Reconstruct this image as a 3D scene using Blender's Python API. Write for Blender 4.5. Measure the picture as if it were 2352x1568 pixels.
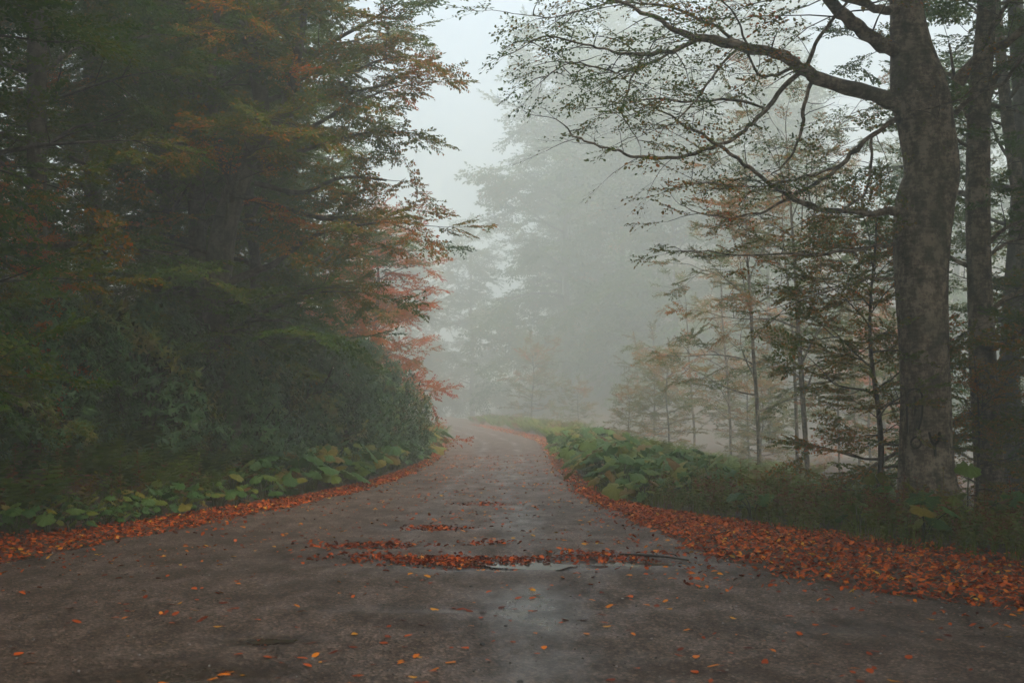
import bpy, math, random
import numpy as np
from mathutils import Vector

R = math.radians
for _o in list(bpy.data.objects):
    bpy.data.objects.remove(_o)
SC = bpy.context.scene
COL = SC.collection

# ------------------------------------------------------------------ camera
CAM_H, PITCH, FPX = 1.8, R(2.85), 2744.0          # focal length in pixels of a 2352 wide frame
cam_d = bpy.data.cameras.new('camera')
cam = bpy.data.objects.new('camera', cam_d)
COL.objects.link(cam)
cam.location = (0, 0, CAM_H)
cam.rotation_euler = (R(90) + PITCH, 0, 0)
cam_d.sensor_width = 36.0
cam_d.lens = 42.0
cam_d.clip_start, cam_d.clip_end = 0.1, 2000
cam_d.dof.use_dof = True
cam_d.dof.focus_distance = 20.0
cam_d.dof.aperture_fstop = 2.8
SC.camera = cam

# ------------------------------------------------------------------ sky and sun
SUN_EL, SUN_ROT = R(58), R(150)
w = bpy.data.worlds.new('World')
SC.world = w
w.use_nodes = True
nt = w.node_tree
nt.nodes.clear()
sky = nt.nodes.new('ShaderNodeTexSky')
sky.sky_type = 'NISHITA'
sky.sun_disc = False
sky.sun_elevation, sky.sun_rotation = SUN_EL, SUN_ROT
sky.dust_density = 3.5
sky.air_density = 1.0
sky.ozone_density = 1.0
hs = nt.nodes.new('ShaderNodeHueSaturation')      # an overcast sky: the blue mostly taken out
hs.inputs['Saturation'].default_value = 0.85
bg = nt.nodes.new('ShaderNodeBackground')
bg.inputs['Strength'].default_value = 0.15
wo = nt.nodes.new('ShaderNodeOutputWorld')
nt.links.new(sky.outputs[0], hs.inputs['Color'])
nt.links.new(hs.outputs[0], bg.inputs['Color'])
nt.links.new(bg.outputs[0], wo.inputs['Surface'])

sun_d = bpy.data.lights.new('sun', 'SUN')
sun_d.energy = 1.1
sun_d.angle = R(40)
sun_d.color = (1.0, 0.985, 0.93)
sun = bpy.data.objects.new('sun', sun_d)
COL.objects.link(sun)
# the sun stands at azimuth SUN_ROT from +Y, high behind the camera, spread wide by the cloud
sdir = Vector((math.sin(SUN_ROT) * math.cos(SUN_EL), math.cos(SUN_ROT) * math.cos(SUN_EL), math.sin(SUN_EL)))
sun.rotation_euler = sdir.to_track_quat('Z', 'Y').to_euler()

vs = SC.view_settings
vs.view_transform = 'Standard'
vs.look = 'None'
vs.gamma = 1.0
vs.use_curve_mapping = False
vs.exposure = 1.74
cy = SC.cycles
cy.max_bounces = 6
cy.diffuse_bounces = 3
cy.glossy_bounces = 2
cy.transmission_bounces = 2
cy.volume_bounces = 3
cy.use_denoising = True
cy.denoising_prefilter = 'ACCURATE'
cy.sample_clamp_indirect = 4.0
cy.denoiser = 'OPENIMAGEDENOISE'
cy.use_adaptive_sampling = False
cy.caustics_reflective = False
cy.caustics_refractive = False

HAZE = 0.0080

rng = np.random.default_rng(11)
random.seed(11)


# ------------------------------------------------------------------ tags
def tag(o, label=None, cat=None, group=None, kind=None):
    for k, v in (('label', label), ('category', cat), ('group', group), ('kind', kind)):
        if v:
            o[k] = v
    return o


def empty(name, loc=(0, 0, 0), rz=0.0, sc=1.0):
    o = bpy.data.objects.new(name, None)
    o.empty_display_size = 0.3
    COL.objects.link(o)
    o.location = loc
    o.rotation_euler = (0, 0, rz)
    o.scale = (sc, sc, sc)
    return o


def obj(name, me, parent=None, loc=(0, 0, 0), kind=None):
    o = bpy.data.objects.new(name, me)
    COL.objects.link(o)
    o.location = loc
    if parent is not None:
        o.parent = parent
    if kind:
        o['kind'] = kind
    return o


def dup(root, loc, rz, sc=1.0, label=None, group=None, mats=None):
    def cp(o, parent):
        c = o.copy()
        COL.objects.link(c)
        if parent is not None:
            c.parent = parent
        for ch in kids.get(o.name, ()):
            cp(ch, c)
        return c
    kids = {}
    for o in list(COL.objects):
        if o.parent is not None:
            kids.setdefault(o.parent.name, []).append(o)
    c = cp(root, None)
    c.location = loc
    c.rotation_euler = (0, 0, rz)
    c.scale = (sc, sc, sc) if not hasattr(sc, '__len__') else sc
    if label:
        c['label'] = label
    if group:
        c['group'] = group
    return c


# ------------------------------------------------------------------ materials
def mat(name):
    m = bpy.data.materials.new(name)
    m.use_nodes = True
    n = m.node_tree
    n.nodes.clear()
    out = n.nodes.new('ShaderNodeOutputMaterial')
    return m, n, out


def ramp(n, stops, interp='LINEAR'):
    r = n.nodes.new('ShaderNodeValToRGB')
    r.color_ramp.interpolation = interp
    els = r.color_ramp.elements
    while len(els) > 1:
        els.remove(els[-1])
    els[0].position, els[0].color = stops[0][0], (*stops[0][1], 1)
    for p, c in stops[1:]:
        e = els.new(p)
        e.color = (*c, 1)
    return r


def noise(n, scale, detail=4, rough=0.55, vec=None, dim='3D'):
    t = n.nodes.new('ShaderNodeTexNoise')
    t.noise_dimensions = dim
    t.inputs['Scale'].default_value = scale
    t.inputs['Detail'].default_value = detail
    t.inputs['Roughness'].default_value = rough
    if vec is not None:
        n.links.new(vec, t.inputs['Vector'])
    return t


def leaf_material(name, stops, rough=0.5, trans=0.45, spec=0.4):
    m, n, out = mat(name)
    at = n.nodes.new('ShaderNodeAttribute')
    at.attribute_name = 'tone'
    r = ramp(n, stops)
    n.links.new(at.outputs['Fac'], r.inputs[0])
    p = n.nodes.new('ShaderNodeBsdfPrincipled')
    p.inputs['Roughness'].default_value = rough
    p.inputs['Specular IOR Level'].default_value = spec
    n.links.new(r.outputs[0], p.inputs['Base Color'])
    if trans > 0:
        tr = n.nodes.new('ShaderNodeBsdfTranslucent')
        n.links.new(r.outputs[0], tr.inputs['Color'])
        mx = n.nodes.new('ShaderNodeMixShader')
        mx.inputs[0].default_value = trans
        n.links.new(p.outputs[0], mx.inputs[1])
        n.links.new(tr.outputs[0], mx.inputs[2])
        n.links.new(mx.outputs[0], out.inputs['Surface'])
    else:
        n.links.new(p.outputs[0], out.inputs['Surface'])
    return m


BEECH = [(0.0, (0.022, 0.064, 0.007)), (0.3, (0.058, 0.115, 0.009)), (0.52, (0.13, 0.120, 0.008)),
         (0.66, (0.34, 0.140, 0.010)), (0.82, (0.50, 0.095, 0.009)), (1.0, (0.36, 0.036, 0.007))]
LITTER = [(0.0, (0.045, 0.010, 0.005)), (0.35, (0.24, 0.034, 0.005)), (0.65, (0.54, 0.088, 0.006)),
          (0.85, (0.62, 0.18, 0.012)), (1.0, (0.60, 0.32, 0.03))]
M_LEAF = leaf_material('beech_leaf', BEECH, 0.6, 0.5, 0.06)
M_LAUREL = leaf_material('laurel_leaf', [(0.0, (0.012, 0.045, 0.008)), (0.45, (0.036, 0.100, 0.022)), (0.7, (0.066, 0.130, 0.026)), (0.88, (0.14, 0.145, 0.008)), (1.0, (0.11, 0.095, 0.010))], 0.42, 0.2, 0.25)
M_HERB = leaf_material('herb_leaf', [(0.0, (0.026, 0.064, 0.004)), (0.5, (0.095, 0.145, 0.006)), (0.8, (0.14, 0.145, 0.007)), (1.0, (0.18, 0.040, 0.007))], 0.6, 0.35, 0.12)
M_LITTER = leaf_material('fallen_leaf', LITTER, 0.6, 0.0, 0.05)


def butterbur_material():
    m, n, out = mat('butterbur_leaf')
    oi = n.nodes.new('ShaderNodeObjectInfo')
    r = ramp(n, [(0.0, (0.032, 0.090, 0.014)), (0.45, (0.060, 0.135, 0.024)), (0.72, (0.120, 0.160, 0.014)), (0.9, (0.20, 0.165, 0.012)), (1.0, (0.13, 0.055, 0.012))])
    n.links.new(oi.outputs['Random'], r.inputs[0])
    tc = n.nodes.new('ShaderNodeTexCoord')
    ns = noise(n, 9, 3, 0.6, tc.outputs['Object'])
    mx = n.nodes.new('ShaderNodeMix')
    mx.data_type = 'RGBA'
    mx.blend_type = 'MULTIPLY'
    rr = ramp(n, [(0.3, (0.7, 0.7, 0.6)), (0.65, (1.1, 1.1, 1.0))])
    n.links.new(ns.outputs[0], rr.inputs[0])
    mx.inputs[0].default_value = 1.0
    n.links.new(r.outputs[0], mx.inputs[6])
    n.links.new(rr.outputs[0], mx.inputs[7])
    p = n.nodes.new('ShaderNodeBsdfPrincipled')
    p.inputs['Roughness'].default_value = 0.5
    p.inputs['Specular IOR Level'].default_value = 0.12
    n.links.new(mx.outputs[2], p.inputs['Base Color'])
    tr = n.nodes.new('ShaderNodeBsdfTranslucent')
    n.links.new(mx.outputs[2], tr.inputs['Color'])
    ms = n.nodes.new('ShaderNodeMixShader')
    ms.inputs[0].default_value = 0.3
    n.links.new(p.outputs[0], ms.inputs[1])
    n.links.new(tr.outputs[0], ms.inputs[2])
    n.links.new(ms.outputs[0], out.inputs['Surface'])
    return m


M_BUTTER = butterbur_material()


def bark_material(name, dark, mid, pale, moss=0.35):
    m, n, out = mat(name)
    tc = n.nodes.new('ShaderNodeTexCoord')
    mp = n.nodes.new('ShaderNodeMapping')
    mp.inputs['Scale'].default_value = (1, 1, 0.55)
    n.links.new(tc.outputs['Object'], mp.inputs[0])
    a = noise(n, 6.5, 10, 0.74, mp.outputs[0])
    mp2 = n.nodes.new('ShaderNodeMapping')
    mp2.inputs['Scale'].default_value = (1, 1, 2.6)
    n.links.new(tc.outputs['Object'], mp2.inputs[0])
    b = noise(n, 9, 6, 0.7, mp2.outputs[0])
    r = ramp(n, [(0.36, dark), (0.49, mid), (0.60, pale)])
    add = n.nodes.new('ShaderNodeMath')
    add.operation = 'ADD'
    sc = n.nodes.new('ShaderNodeMath')
    sc.operation = 'MULTIPLY_ADD'
    sc.inputs[1].default_value = 0.55
    sc.inputs[2].default_value = -0.27
    n.links.new(b.outputs[0], sc.inputs[0])
    n.links.new(a.outputs[0], add.inputs[0])
    n.links.new(sc.outputs[0], add.inputs[1])
    n.links.new(add.outputs[0], r.inputs[0])
    # moss and algae patches
    c = noise(n, 1.1, 5, 0.6, tc.outputs['Object'])
    rm = ramp(n, [(0.5, (0, 0, 0)), (0.66, (moss, moss, moss))])
    n.links.new(c.outputs[0], rm.inputs[0])
    mx = n.nodes.new('ShaderNodeMix')
    mx.data_type = 'RGBA'
    n.links.new(rm.outputs[0], mx.inputs[0])
    n.links.new(r.outputs[0], mx.inputs[6])
    mx.inputs[7].default_value = (0.030, 0.036, 0.014, 1)
    p = n.nodes.new('ShaderNodeBsdfPrincipled')
    p.inputs['Roughness'].default_value = 0.85
    p.inputs['Specular IOR Level'].default_value = 0.2
    n.links.new(mx.outputs[2], p.inputs['Base Color'])
    bp = n.nodes.new('ShaderNodeBump')
    bp.inputs['Strength'].default_value = 0.7
    bp.inputs['Distance'].default_value = 0.03
    n.links.new(add.outputs[0], bp.inputs['Height'])
    n.links.new(bp.outputs[0], p.inputs['Normal'])
    n.links.new(p.outputs[0], out.inputs['Surface'])
    return m


M_BARK = bark_material('beech_bark', (0.026, 0.019, 0.011), (0.105, 0.080, 0.052), (0.26, 0.205, 0.14), 0.6)
M_BARK2 = bark_material('dark_bark', (0.020, 0.017, 0.013), (0.055, 0.046, 0.036), (0.11, 0.095, 0.075), 0.6)


def plain(name, col, rough=0.8, spec=0.2):
    m, n, out = mat(name)
    p = n.nodes.new('ShaderNodeBsdfPrincipled')
    tc = n.nodes.new('ShaderNodeTexCoord')
    ns = noise(n, 30, 3, 0.6, tc.outputs['Object'])
    r = ramp(n, [(0.3, tuple(c * 0.6 for c in col)), (0.7, tuple(c * 1.3 for c in col))])
    n.links.new(ns.outputs[0], r.inputs[0])
    n.links.new(r.outputs[0], p.inputs['Base Color'])
    p.inputs['Roughness'].default_value = rough
    p.inputs['Specular IOR Level'].default_value = spec
    n.links.new(p.outputs[0], out.inputs['Surface'])
    return m


M_TWIG = plain('twig_wood', (0.035, 0.028, 0.022))
M_STEM = plain('green_stem', (0.06, 0.07, 0.03), 0.6)
M_CARVE = plain('carved_bark', (0.020, 0.015, 0.011), 0.9)
M_STICK = plain('wet_stick', (0.028, 0.020, 0.014), 0.5, 0.4)


# ------------------------------------------------------------------ mesh building, all quads, numpy
class Q:
    """collects quads with a material slot and a tone per face"""
    def __init__(self):
        self.v, self.f, self.t, self.m, self.n = [], [], [], [], 0

    def add(self, v, f, tone=0.0, mi=0):
        v = np.asarray(v, float).reshape(-1, 3)
        f = np.asarray(f, int).reshape(-1, 4)
        self.v.append(v)
        self.f.append(f + self.n)
        self.n += len(v)
        self.t.append(np.broadcast_to(np.asarray(tone, float), (len(f),)))
        self.m.append(np.full(len(f), mi, int))

    def mesh(self, name, mats, smooth=False):
        me = bpy.data.meshes.new(name)
        v = np.concatenate(self.v)
        f = np.concatenate(self.f)
        me.vertices.add(len(v))
        me.vertices.foreach_set('co', v.astype(np.float32).ravel())
        me.loops.add(f.size)
        me.loops.foreach_set('vertex_index', f.astype(np.int32).ravel())
        me.polygons.add(len(f))
        me.polygons.foreach_set('loop_start', np.arange(0, f.size, 4, dtype=np.int32))
        for mm in mats:
            me.materials.append(mm)
        me.polygons.foreach_set('material_index', np.concatenate(self.m).astype(np.int32))
        a = me.attributes.new('tone', 'FLOAT', 'FACE')
        a.data.foreach_set('value', np.concatenate(self.t).astype(np.float32))
        if smooth:
            me.polygons.foreach_set('use_smooth', np.ones(len(f), dtype=bool))
        me.update(calc_edges=True)
        return me


def norm(a):
    return a / np.maximum(np.linalg.norm(a, axis=-1, keepdims=True), 1e-9)


def tubes(P, Rr, k):
    """P (b,n,3), Rr (b,n): b tapered tubes of k sides"""
    P = np.asarray(P, float)
    Rr = np.asarray(Rr, float)
    b, n, _ = P.shape
    T = np.gradient(P, axis=1)
    T = norm(T)
    mean = norm(P[:, -1] - P[:, 0])
    ref = np.where(np.abs(mean[:, 2:3]) > 0.8, np.array([[1.0, 0, 0]]), np.array([[0, 0, 1.0]]))[:, None, :]
    X = norm(np.cross(T, np.broadcast_to(ref, T.shape)))
    Y = np.cross(T, X)
    a = np.arange(k) * 2 * np.pi / k
    V = P[:, :, None, :] + Rr[:, :, None, None] * (np.cos(a)[None, None, :, None] * X[:, :, None, :] + np.sin(a)[None, None, :, None] * Y[:, :, None, :])
    i = np.arange(n - 1)[:, None] * k
    j = np.arange(k)[None, :]
    j2 = (j + 1) % k
    F = np.stack([i + j, i + j2, i + k + j2, i + k + j], -1).reshape(-1, 4)
    F = (np.arange(b)[:, None, None] * (n * k) + F[None]).reshape(-1, 4)
    return V.reshape(-1, 3), F


def smooth_path(pts, rad, n):
    """Catmull-Rom resampling of a polyline with radii"""
    pts = np.asarray(pts, float)
    rad = np.asarray(rad, float)
    m = len(pts)
    D = np.concatenate([pts, rad[:, None]], 1)
    ext = np.concatenate([2 * D[:1] - D[1:2], D, 2 * D[-1:] - D[-2:-1]])
    u = np.linspace(0, m - 1, n)
    i = np.minimum(u.astype(int), m - 2)
    t = (u - i)[:, None]
    p0, p1, p2, p3 = ext[i], ext[i + 1], ext[i + 2], ext[i + 3]
    o = 0.5 * (2 * p1 + (p2 - p0) * t + (2 * p0 - 5 * p1 + 4 * p2 - p3) * t ** 2 + (3 * p1 - p0 - 3 * p2 + p3) * t ** 3)
    return o[:, :3], np.maximum(o[:, 3], 0.002)


def wander(p0, d0, length, n, rg, up=0.0, wob=0.08):
    p = np.array(p0, float)
    d = np.array(d0, float)
    d /= np.linalg.norm(d)
    out = [p.copy()]
    st = length / (n - 1)
    for _ in range(n - 1):
        d = d + rg.normal(0, wob, 3)
        d[2] += up * st
        d /= np.linalg.norm(d)
        p = p + d * st
        out.append(p.copy())
    return np.array(out)


# ------------------------------------------------------------------ sprays: flat twigs of alternate leaves
def leaf_quads(P, D, N, L, W, oval, fold=0.25):
    """leaves at P along D with normal N; kite (1 quad) or oval (2 quads folded on the midrib)"""
    S = np.cross(N, D)
    L = L[:, None]
    W = W[:, None]
    tip = P + D * L
    if oval:
        a, c = P + D * L * 0.28, P + D * L * 0.68
        up = N * W * fold
        v = np.stack([P, a + S * W + up, c + S * W * 0.86 + up, tip, c - S * W * 0.86 + up, a - S * W + up], 1)
        f = np.array([[0, 3, 2, 1], [0, 5, 4, 3]])
        k = 6
    else:
        c = P + D * L * 0.45
        up = N * W * fold
        v = np.stack([P, c - S * W + up, tip, c + S * W + up], 1)
        f = np.array([[0, 1, 2, 3]])
        k = 4
    F = (np.arange(len(P))[:, None, None] * k + f[None]).reshape(-1, 4)
    return v.reshape(-1, 3), F


def make_spray(rg, length=0.75, leaf=0.07, oval=True, bare=0.0, gap=0.036, fine=True):
    q_v, q_f, q_t, q_m, n = [], [], [], [], 0
    ax = wander((0, 0, 0), (1, 0, 0.05), length, 5, rg, -0.12, 0.10)
    stems = [(ax, 0.0035)]
    m = int(length / 0.085)
    side = 1
    for i in range(1, m):
        t = i / m
        p = np.array([np.interp(t * 4, range(5), ax[:, c]) for c in range(3)])
        ang = side * rg.uniform(0.6, 1.0)
        side = -side
        d = (math.cos(ang), math.sin(ang), rg.normal(0, 0.12))
        ln = (0.38 * math.sin(math.pi * (0.25 + 0.7 * t)) + 0.05) * rg.uniform(0.6, 1.15) * length / 0.75
        stems.append((wander(p, d, ln, 3, rg, -0.25, 0.10)[::1 if oval else 2], 0.0022))
    P, D, N, L = [], [], [], []
    for s, r in stems:
        k = len(s)
        if not (oval or fine or r > 0.003):
            v, f = np.zeros((0, 3)), np.zeros((0, 4), int)
        else:
            v, f = tubes(s[None], np.linspace(r, r * 0.45, k)[None], 3)
        q_v.append(v)
        q_f.append(f + n)
        n += len(v)
        q_t.append(np.full(len(f), 0.0))
        q_m.append(np.full(len(f), 1))
        ln = np.linalg.norm(s[-1] - s[0])
        c = max(2, int(ln / gap))
        sd = 1
        for i in range(c + 1):
            t = (i + 0.5) / (c + 0.5)
            if r > 0.003 and t < 0.3:
                continue
            if rg.random() < bare:
                continue
            p = np.array([np.interp(t * (k - 1), range(k), s[:, cc]) for cc in range(3)])
            d0 = norm(s[-1] - s[0])
            ang = sd * rg.uniform(0.5, 1.1) if i < c else 0
            sd = -sd
            ca, sa = math.cos(ang), math.sin(ang)
            d = np.array([d0[0] * ca - d0[1] * sa, d0[0] * sa + d0[1] * ca, d0[2] + rg.normal(-0.12, 0.3)])
            P.append(p)
            D.append(d / np.linalg.norm(d))
            nn = np.array([rg.normal(0, 0.45), rg.normal(0, 0.45), 1.0])
            N.append(nn)
            L.append(leaf * rg.uniform(0.6, 1.15))
    P, D, N, L = np.array(P), np.array(D), np.array(N), np.array(L)
    N = norm(N - D * np.sum(N * D, 1, keepdims=True))
    v, f = leaf_quads(P, D, N, L, L * 0.30, oval)
    q_v.append(v)
    q_f.append(f + n)
    per = 2 if oval else 1
    q_t.append(np.repeat(rg.normal(0, 0.09, len(P)), per))
    q_m.append(np.full(len(f), 0))
    return np.concatenate(q_v), np.concatenate(q_f), np.concatenate(q_t), np.concatenate(q_m)


rs = np.random.default_rng(5)
SPRAY_NEAR = [make_spray(rs, 0.75, 0.075, True) for _ in range(5)]
SPRAY_MID = [make_spray(rs, 0.8, 0.098, False, 0.0, 0.034) for _ in range(5)]
SPRAY_FAR = [make_spray(rs, 0.85, 0.115, False, 0.0, 0.045, False) for _ in range(5)]
SPRAY_THIN = [make_spray(rs, 0.8, 0.072, True, 0.45) for _ in range(5)]
SPRAY_BARE = [make_spray(rs, 0.9, 0.07, True, 0.95) for _ in range(4)]


class Crown:
    """twigs and leaf sprays of one tree"""
    def __init__(self, seed, tone=0.3, tone_var=0.2, hot=None, scale=1.0):
        self.rg = np.random.default_rng(seed)
        self.q = Q()
        self.sp = []          # (pos, dir, scale, tone, family)
        self.tw = []          # twig polylines n = 6
        self.twr = []
        self.tone, self.tv, self.hot = tone, tone_var, hot
        self.ph = self.rg.uniform(0, 6.28, 6)

    def field(self, p):
        a = self.ph
        return (math.sin(p[0] * 1.1 + a[0]) * math.sin(p[1] * 0.9 + a[1]) + 0.8 * math.sin(p[2] * 1.7 + a[2] + p[0] * 0.5)
                + 0.6 * math.sin(p[0] * 2.3 + a[3] + p[2] * 2.1) + 0.5 * math.sin(p[1] * 2.7 + a[4])) * 0.45

    def spray(self, p, d, sc, fam):
        t = self.tone + self.tv * self.field(p) + self.rg.normal(0, 0.05)
        if self.hot:
            t += self.hot(p)
        self.sp.append((p, d, sc, t, fam))

    def dress(self, P, sub_len=1.3, sub_step=0.35, spray_step=0.3, leafy=1.0, fam=None, t0=0.2, droop=-0.25, ssc=1.0, r0=0.012, flat=True):
        rg = self.rg
        seg = np.linalg.norm(np.diff(P, axis=0), axis=1)
        cum = np.concatenate([[0], np.cumsum(seg)])
        tot = cum[-1]
        s = tot * t0
        side = 1 if rg.random() < 0.5 else -1
        while s < tot:
            t = s / tot
            p = np.array([np.interp(s, cum, P[:, c]) for c in range(3)])
            i = min(np.searchsorted(cum, s), len(P) - 1)
            tg = norm(P[i] - P[i - 1])
            ang = side * rg.uniform(0.55, 1.15)
            side = -side
            ca, sa = math.cos(ang), math.sin(ang)
            d = np.array([tg[0] * ca - tg[1] * sa, tg[0] * sa + tg[1] * ca, tg[2] * 0.5 + rg.normal(0.08, 0.34)])
            if abs(tg[2]) > 0.75:      # from a steep stem twigs go out all around
                az = rg.uniform(0, 6.28)
                d = np.array([math.cos(az), math.sin(az), rg.uniform(0.0, 0.6)])
            L = sub_len * (1.15 - 0.65 * t) * rg.uniform(0.6, 1.25)
            self.sub(p, d, L, spray_step, leafy, fam, droop, ssc, r0)
            s += sub_step * rg.uniform(0.6, 1.4)
        self.sub(P[-1], P[-1] - P[-2], sub_len * 0.6, spray_step, leafy, fam, droop, ssc, r0 * 0.7)

    def sub(self, p, d, L, step, leafy, fam, droop, ssc, r0):
        rg = self.rg
        tw = wander(p, d, L, 6, rg, droop, 0.11)
        self.tw.append(tw)
        self.twr.append(np.linspace(r0 * (0.5 + 0.5 * min(L, 1.5)), 0.0035, 6))
        k = max(1, int(L / step))
        side = 1
        for i in range(k):
            if rg.random() > leafy:
                continue
            t = 0.25 + 0.75 * (i + rg.random()) / k
            u = min(t, 0.999) * 5
            j = int(u)
            pp = tw[j] + (tw[j + 1] - tw[j]) * (u - j)
            tg = norm(tw[j + 1] - tw[j])
            ang = side * rg.uniform(0.4, 1.0)
            side = -side
            ca, sa = math.cos(ang), math.sin(ang)
            self.spray(pp, np.array([tg[0] * ca - tg[1] * sa, tg[0] * sa + tg[1] * ca, tg[2] * 0.6 + rg.normal(-0.05, 0.15)]), ssc * rg.uniform(0.6, 1.0), fam)
        if rg.random() <= max(leafy, 0.6):
            self.spray(tw[-1], tw[-1] - tw[-2], ssc * rg.uniform(0.7, 1.05), fam)

    def build(self, name, mats=None):
        if self.tw:
            v, f = tubes(np.array(self.tw), np.array(self.twr), 4)
            self.q.add(v, f, 0.0, 1)
        rg = self.rg
        fams = {}
        for s in self.sp:
            fams.setdefault(id(s[4]), (s[4], []))[1].append(s)
        for fam, lst in fams.values():
            P = np.array([s[0] for s in lst])
            D = norm(np.array([s[1] for s in lst]))
            S = np.array([s[2] for s in lst])
            T = np.array([s[3] for s in lst])
            N = np.array([0, 0, 1.0]) + rg.normal(0, 0.27, (len(P), 3))
            N = norm(N - D * np.sum(N * D, 1, keepdims=True))
            Yv = np.cross(N, D)
            pick = rg.integers(0, len(fam), len(P))
            for k, (tv, tf, tt, tm) in enumerate(fam):
                ix = np.where(pick == k)[0]
                if not len(ix):
                    continue
                V = P[ix, None] + S[ix, None, None] * (tv[None, :, 0:1] * D[ix, None] + tv[None, :, 1:2] * Yv[ix, None] + tv[None, :, 2:3] * N[ix, None])
                nv = len(tv)
                F = np.arange(len(ix))[:, None, None] * nv + tf[None]
                tone = np.clip(T[ix, None] + tt[None], 0, 1)
                self.q.v.append(V.reshape(-1, 3))
                self.q.f.append(F.reshape(-1, 4) + self.q.n)
                self.q.n += len(ix) * nv
                self.q.t.append(tone.ravel())
                self.q.m.append(np.tile(tm, len(ix)))
        return self.q.mesh(name, mats or [M_LEAF, M_TWIG])


def at(x, y, Y):
    """world point seen at pixel (x, y) of the 2352 x 1568 photograph at depth Y metres"""
    u, v = x - 1176.0, 784.0 - y
    d = np.array([u, FPX * math.cos(PITCH) - v * math.sin(PITCH), FPX * math.sin(PITCH) + v * math.cos(PITCH)])
    return np.array([0, 0, CAM_H]) + d * (Y / d[1])


# ------------------------------------------------------------------ ground plan: the road's edges and the outer edges of its leaf bands
ED_Y = [-30, 4, 8, 10.3, 12.3, 13.4, 15.4, 17, 20, 23, 26.7, 30, 35, 45, 53, 62, 80, 110, 150, 200]
RX = [7.0, 7.0, 5.7, 4.4, 2.75, 2.5, 2.16, 1.95, 1.65, 1.33, 1.22, 1.18, 1.16, 1.24, 1.15, 0.4, -1.8, -6.0, -15, -32]
LX = [-8.5, -8.5, -7.8, -7.0, -6.2, -5.7, -5.1, -4.65, -3.9, -3.2, -2.72, -2.5, -2.28, -2.4, -2.95, -3.7, -5.8, -10.2, -19.5, -37]
RO = [8.8, 8.8, 8.0, 7.0, 6.0, 5.45, 4.5, 3.65, 2.25, 1.75, 1.62, 1.56, 1.5, 1.7, 1.75, 1.2, -0.9, -5, -14, -31]
LO = [-10.2, -10.2, -9.6, -8.7, -7.7, -7.2, -6.6, -5.75, -4.75, -3.75, -3.1, -2.85, -2.6, -2.75, -3.35, -4.2, -6.4, -11, -20.5, -38]


def edge(tab, y):
    return np.interp(y, ED_Y, tab)


def sstep(a, b, x):
    t = np.clip((x - a) / (b - a), 0, 1)
    return t * t * (3 - 2 * t)


def ground_z(x, y):
    x = np.asarray(x, float)
    y = np.asarray(y, float)
    lo, ro = edge(LO, y), edge(RO, y)
    dl = lo - x
    dr = x - ro
    z = 0.10 * sstep(0, 0.5, dl) + 1.7 * sstep(0.6, 6, dl) + 6.0 * sstep(5, 18, dl) + 12.0 * sstep(14, 70, dl)
    z = z + 0.06 * sstep(0, 0.5, dr) - 1.1 * sstep(1.6, 8, dr) - 2.2 * sstep(8, 40, dr)
    z = z + 34 * sstep(85, 210, y) * sstep(-4, 26, x + 0.03 * (y - 100))
    off = np.maximum(dl, dr)
    wob = 0.10 * np.sin(x * 0.9 + 1.3) * np.sin(y * 0.7) + 0.06 * np.sin(x * 2.1 + y * 1.3)
    z = z + wob * sstep(0.5, 3.0, off)
    inside = sstep(0.15, -0.15, np.maximum(edge(LX, y) - x, x - edge(RX, y)))
    return z - 0.10 * inside


POT = [(0.0, 13.55, 1.95, 0.75, 0.055), (-1.75, 15.0, 0.8, 0.40, 0.04), (-1.15, 17.0, 0.6, 0.40, 0.035), (-0.5, 20.9, 0.6, 0.35, 0.03),
       (-1.85, 9.05, 0.28, 0.16, 0.02), (-2.2, 8.0, 0.7, 0.3, 0.018), (-0.35, 10.4, 1.1, 0.16, 0.015), (0.1, 24.5, 0.7, 0.3, 0.02)]


def road_z(x, y):
    x = np.asarray(x, float)
    y = np.asarray(y, float)
    z = 0.015 + 0.003 * np.sin(x * 1.7 + y * 0.6) * np.sin(y * 0.83 + 0.7) + 0.0015 * np.sin(x * 3.1 - y * 2.3)
    for (cx, cyy, a, b, dp) in POT:
        e = ((x - cx) / a) ** 2 + ((y - cyy) / b) ** 2 + 0.25 * np.sin(x * 5 + y * 3) + 0.15 * np.sin(x * 11 - y * 7)
        z = z - dp * sstep(1.25, 0.5, e)
    return z


def surf_z(x, y):
    on = (x > edge(LX, y)) & (x < edge(RX, y))
    return np.where(on, road_z(x, y), ground_z(x, y))


# ground sheet
def grid_mesh(xs, ys, zf):
    X, Y = np.meshgrid(xs, ys)
    V = np.stack([X, Y, zf(X, Y)], -1).reshape(-1, 3)
    nx = len(xs)
    i = np.arange(len(ys) - 1)[:, None] * nx + np.arange(nx - 1)[None]
    F = np.stack([i, i + 1, i + nx + 1, i + nx], -1).reshape(-1, 4)
    return V, F


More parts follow.
